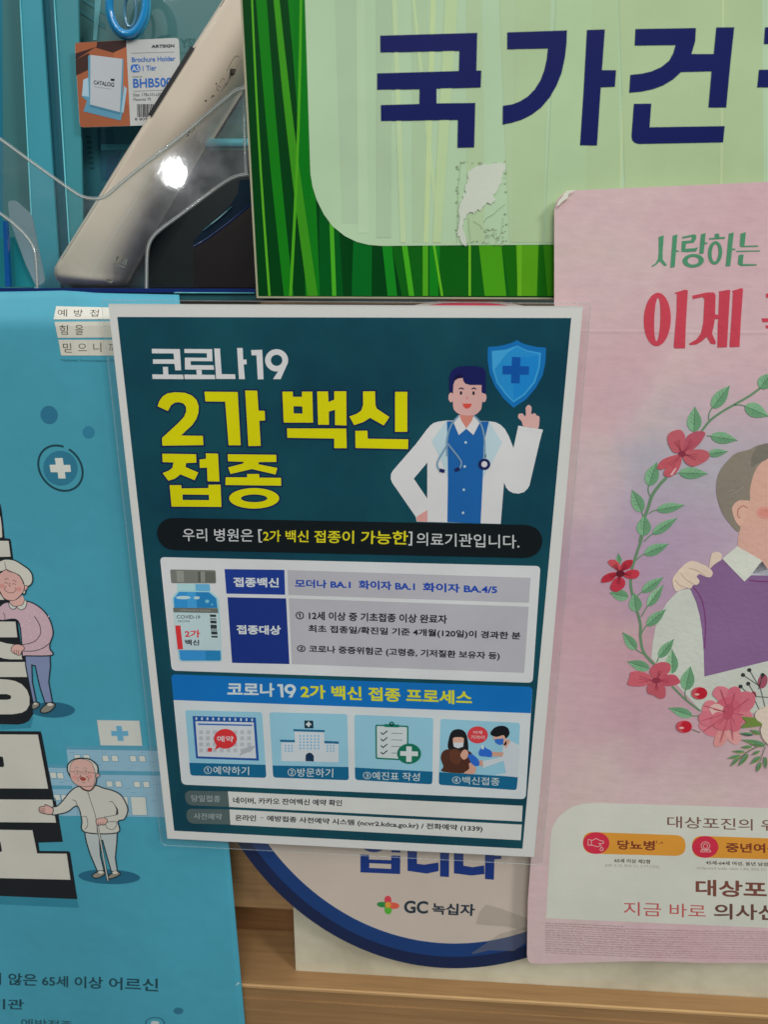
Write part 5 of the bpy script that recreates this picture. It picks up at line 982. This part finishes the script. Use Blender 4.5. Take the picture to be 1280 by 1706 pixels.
# white gadget leaning in the rack
gd = empty('plastic_gadget', (-0.09, .036, 0.158), 'off white plastic gadget with black side inlay leaning inside the clear rack', 'gadget')
def gadget():
    # left silhouette, right silhouette in the photograph, from the low end to the high end
    Lp = [(101, 474), (92, 463), (89.5, 450), (95, 437), (120, 397), (160, 333), (200, 268), (250, 190), (300, 110), (345, 40), (378, -12), (410, -62)]
    Rp = [(196, 477), (203, 474), (209, 466), (214, 455), (236, 417), (272, 356), (308, 296), (352, 224), (398, 150), (440, 82), (474, 28), (506, -24)]
    M = 26; prof = []
    for i in range(M + 1):
        s = i / M
        if s < .06: d = .0045 * (1 - math.sqrt(max(0, 1 - (1 - s / .06) ** 2)))
        elif s < .36: d = .0008 * (s - .06)
        else: t = (s - .36) / .64; d = .0003 + .0300 * (1 - math.sqrt(max(0, 1 - t ** 2 * .98)))
        prof.append((s, d))
    vs, fs = [], []
    LS = catmull(Lp, False, 4); RS_ = catmull(Rp, False, 4); n = len(LS)
    for i, (a, b) in enumerate(zip(LS, RS_)):
        e = max(0, 1 - i / 7.0); dd = .010 * e ** 2.2
        for s, d in prof: vs.append(P(a[0] + (b[0] - a[0]) * s, a[1] + (b[1] - a[1]) * s, .0620 + d + dd))
    m = M + 1; k = len(vs); vs += [v + Vector((0, max(.002, .058 - v.y - .003), 0)) if False else Vector((v.x, .0945, v.z)) for v in vs]
    for i in range(n - 1):
        for j in range(M):
            fs.append((i * m + j, i * m + j + 1, (i + 1) * m + j + 1, (i + 1) * m + j)); fs.append((k + i * m + j, k + (i + 1) * m + j, k + (i + 1) * m + j + 1, k + i * m + j + 1))
        fs.append((i * m, (i + 1) * m, k + (i + 1) * m, k + i * m)); fs.append((i * m + M, k + i * m + M, k + (i + 1) * m + M, (i + 1) * m + M))
    for j in range(M): fs.append((j, k + j, k + j + 1, j + 1)); fs.append(((n - 1) * m + j, (n - 1) * m + j + 1, k + (n - 1) * m + j + 1, k + (n - 1) * m + j))
    return link_mesh('body', vs, fs, plain('off white gadget shell', '#b9ad9b', .38, .12, mo=.02, spec=.4), None, gd, smooth=True)
body = gadget(); bpy.context.view_layer.update()
from mathutils.bvhtree import BVHTree
_bm = BVHTree.FromPolygons([tuple(Vector(gd.location) + v.co) for v in body.data.vertices], [tuple(f.vertices) for f in body.data.polygons])
def gsurf(x, z):
    h = _bm.ray_cast(Vector((x, -.2, z)), Vector((0, 1, 0))); return h[0].y if h[0] is not None else .0665
gi = Print('side_inlay', gd, .0617, 'plastic', 1); gi.poly([(('H2', 655, 428)), ('H2', 692, 447), ('H2', 290, 1084), ('H2', 257, 1062)], '#141415', 1); gi.build()
sm = Print('shell_seam', gd, gsurf, 'plastic', 1); sm.line([('H2', 968, 0), ('H2', 692, 447)], 1.2, '#5f5549', 1); sm.build(); sm = Print('shell_seam', gd, gsurf, 'plastic', 1); sm.line([('H2', 290, 1082), ('T1', 540, 893), ('H3', 1278, 30), ('H3', 1060, 385), ('H3', 870, 680), ('H3', 600, 1110), ('H3', 545, 1215), ('H3', 540, 1260)], .9, '#7c7060', 1)
sm.build(); sm = Print('shell_seam', gd, gsurf, 'plastic', 1)
sm.line([('H4', 225, 510), ('H4', 0, 890), ('H3', 1080, 910), ('H3', 870, 1290)], .9, '#cfcabb', 1); sm.build()
mk = Print('printed_marks', gd, gsurf, 'plastic', 2, 'H2'); g1 = '#4c453c'
mk.ell(1045, 658, 27, 45, '#3b3630', 1, 10); mk.ell(1045, 658, 9, 14, '#6e6558', 2, 10); mk.line([(990, 660), (1040, 560), (1085, 518), (1130, 570)], 4, g1, 1, smooth=True); mk.line([(1100, 655), (1112, 590), (1132, 600)], 4, '#6e6558', 1)
mk.ell(892, 776, 7, 8, g1, 1); mk.ell(795, 934, 9, 9, g1, 1); mk.text('&', [(895, 785), (940, 785), (930, 840), (890, 838)], '#6a6053', 1, 0) if False else mk.line([(900, 790), (935, 815), (905, 838), (895, 800)], 4, '#6a6053', 1, smooth=True); mk.line([(925, 770), (955, 725), (990, 790), (960, 840)], 4, '#6a6053', 1, smooth=True); mk.line([(845, 905), (860, 885), (875, 892)], 8, g1, 1)
mk.build()
mk2 = Print('printed_marks', gd, gsurf, 'plastic', 2, 'H3'); 
for i in range(4): mk2.poly([(1130 + i * 28, 1085 + i * 8), (1150 + i * 28, 1092 + i * 8), (1138 + i * 28, 1150 + i * 8), (1120 + i * 28, 1143 + i * 8)], '#6c6f66', 1)
mk2.build(); mk2 = Print('printed_marks', gd, gsurf, 'plastic', 2, 'H3'); mk2.line([(1100, 1155), (1210, 1195)], 12, '#73766c', 1); mk2.poly([(1035, 1305), (1100, 1325), (1080, 1350), (1025, 1335)], '#6c6f66', 1); mk2.build(); mk2 = Print('printed_marks', gd, gsurf, 'plastic', 2, 'H4')
for i in range(5):
    for j in range(3): mk2.poly([(600 + i * 30 - j * 14, 60 + i * 14 + j * 34), (612 + i * 30 - j * 14, 66 + i * 14 + j * 34), (600 + i * 30 - j * 14, 88 + i * 14 + j * 34), (588 + i * 30 - j * 14, 82 + i * 14 + j * 34)], '#5d5850', 1)
mk2.build()

# clear acrylic rack front, leaning back, with rounded polished edges
TIL = math.tan(math.radians(18))
def rk_surf(x, z): return .0205 + max(0, z - .155) * TIL * .42
rk = empty('clear_rack', (-0.11, .02, 0.155), 'clear acrylic rack front with curved cut outs, standing before the white gadget', 'rack')
top_edge = catmull([(-90, 170), (0, 232), (55, 272), (100, 304), (120, 318), (138, 328), (160, 331), (178, 325), (205, 302), (255, 262), (300, 228), (345, 190), (375, 165), (395, 150), (414, 147)], False, 5)
lowR = catmull([(414, 290.5), (396, 293), (375, 303), (340, 328), (300, 358), (270, 380), (255, 394), (247, 410), (244.5, 430), (244, 460), (243.5, 484)], False, 5)
lowL = catmull([(61.5, 484), (61, 460), (59, 430), (55, 412), (45, 396), (30, 380), (0, 356), (-90, 296)], False, 5)
outl = top_edge + lowR + lowL
def rk_sheet():
    n = len(outl); tri = tessellate_polygon([[Vector((a, -b, 0)) for a, b in outl]])
    vs = [P(a, b, rk_surf) for a, b in outl]; fs = [tuple(t) for t in tri]
    return link_mesh('front_panel', vs, fs, M_rack, None, rk)
M_rack = gloss_clear('scratched clear acrylic', (.90, .94, .93), .045, .018, (.5, .55, .55), halo=.034, bumps=(60, .05))
o = rk_sheet()
M_pol = gloss_clear('polished acrylic edge', (.80, .84, .82), .07, .16, (.75, .8, .78), ior=1.75)
M_gleam = gloss_clear('painted edge highlight', (.8, .84, .82), .1, .55, (.86, .86, .82), ior=1.8)  # whitish haze; the highlight along the edges is put into this colour
for e in (top_edge, lowR, lowL): tube('polished_edge', [P(a, b_, rk_surf, .0006) for a, b_ in e], .00085, M_pol, rk, seg=12)
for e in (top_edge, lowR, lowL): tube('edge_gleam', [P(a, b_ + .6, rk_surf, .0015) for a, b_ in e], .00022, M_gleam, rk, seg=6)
tube('polished_edge', [P(a, b_, rk_surf, .0006) for a, b_ in ((406, 150), (407, 200), (408, 250), (410, 290))], .0007, M_pol, rk, seg=12)
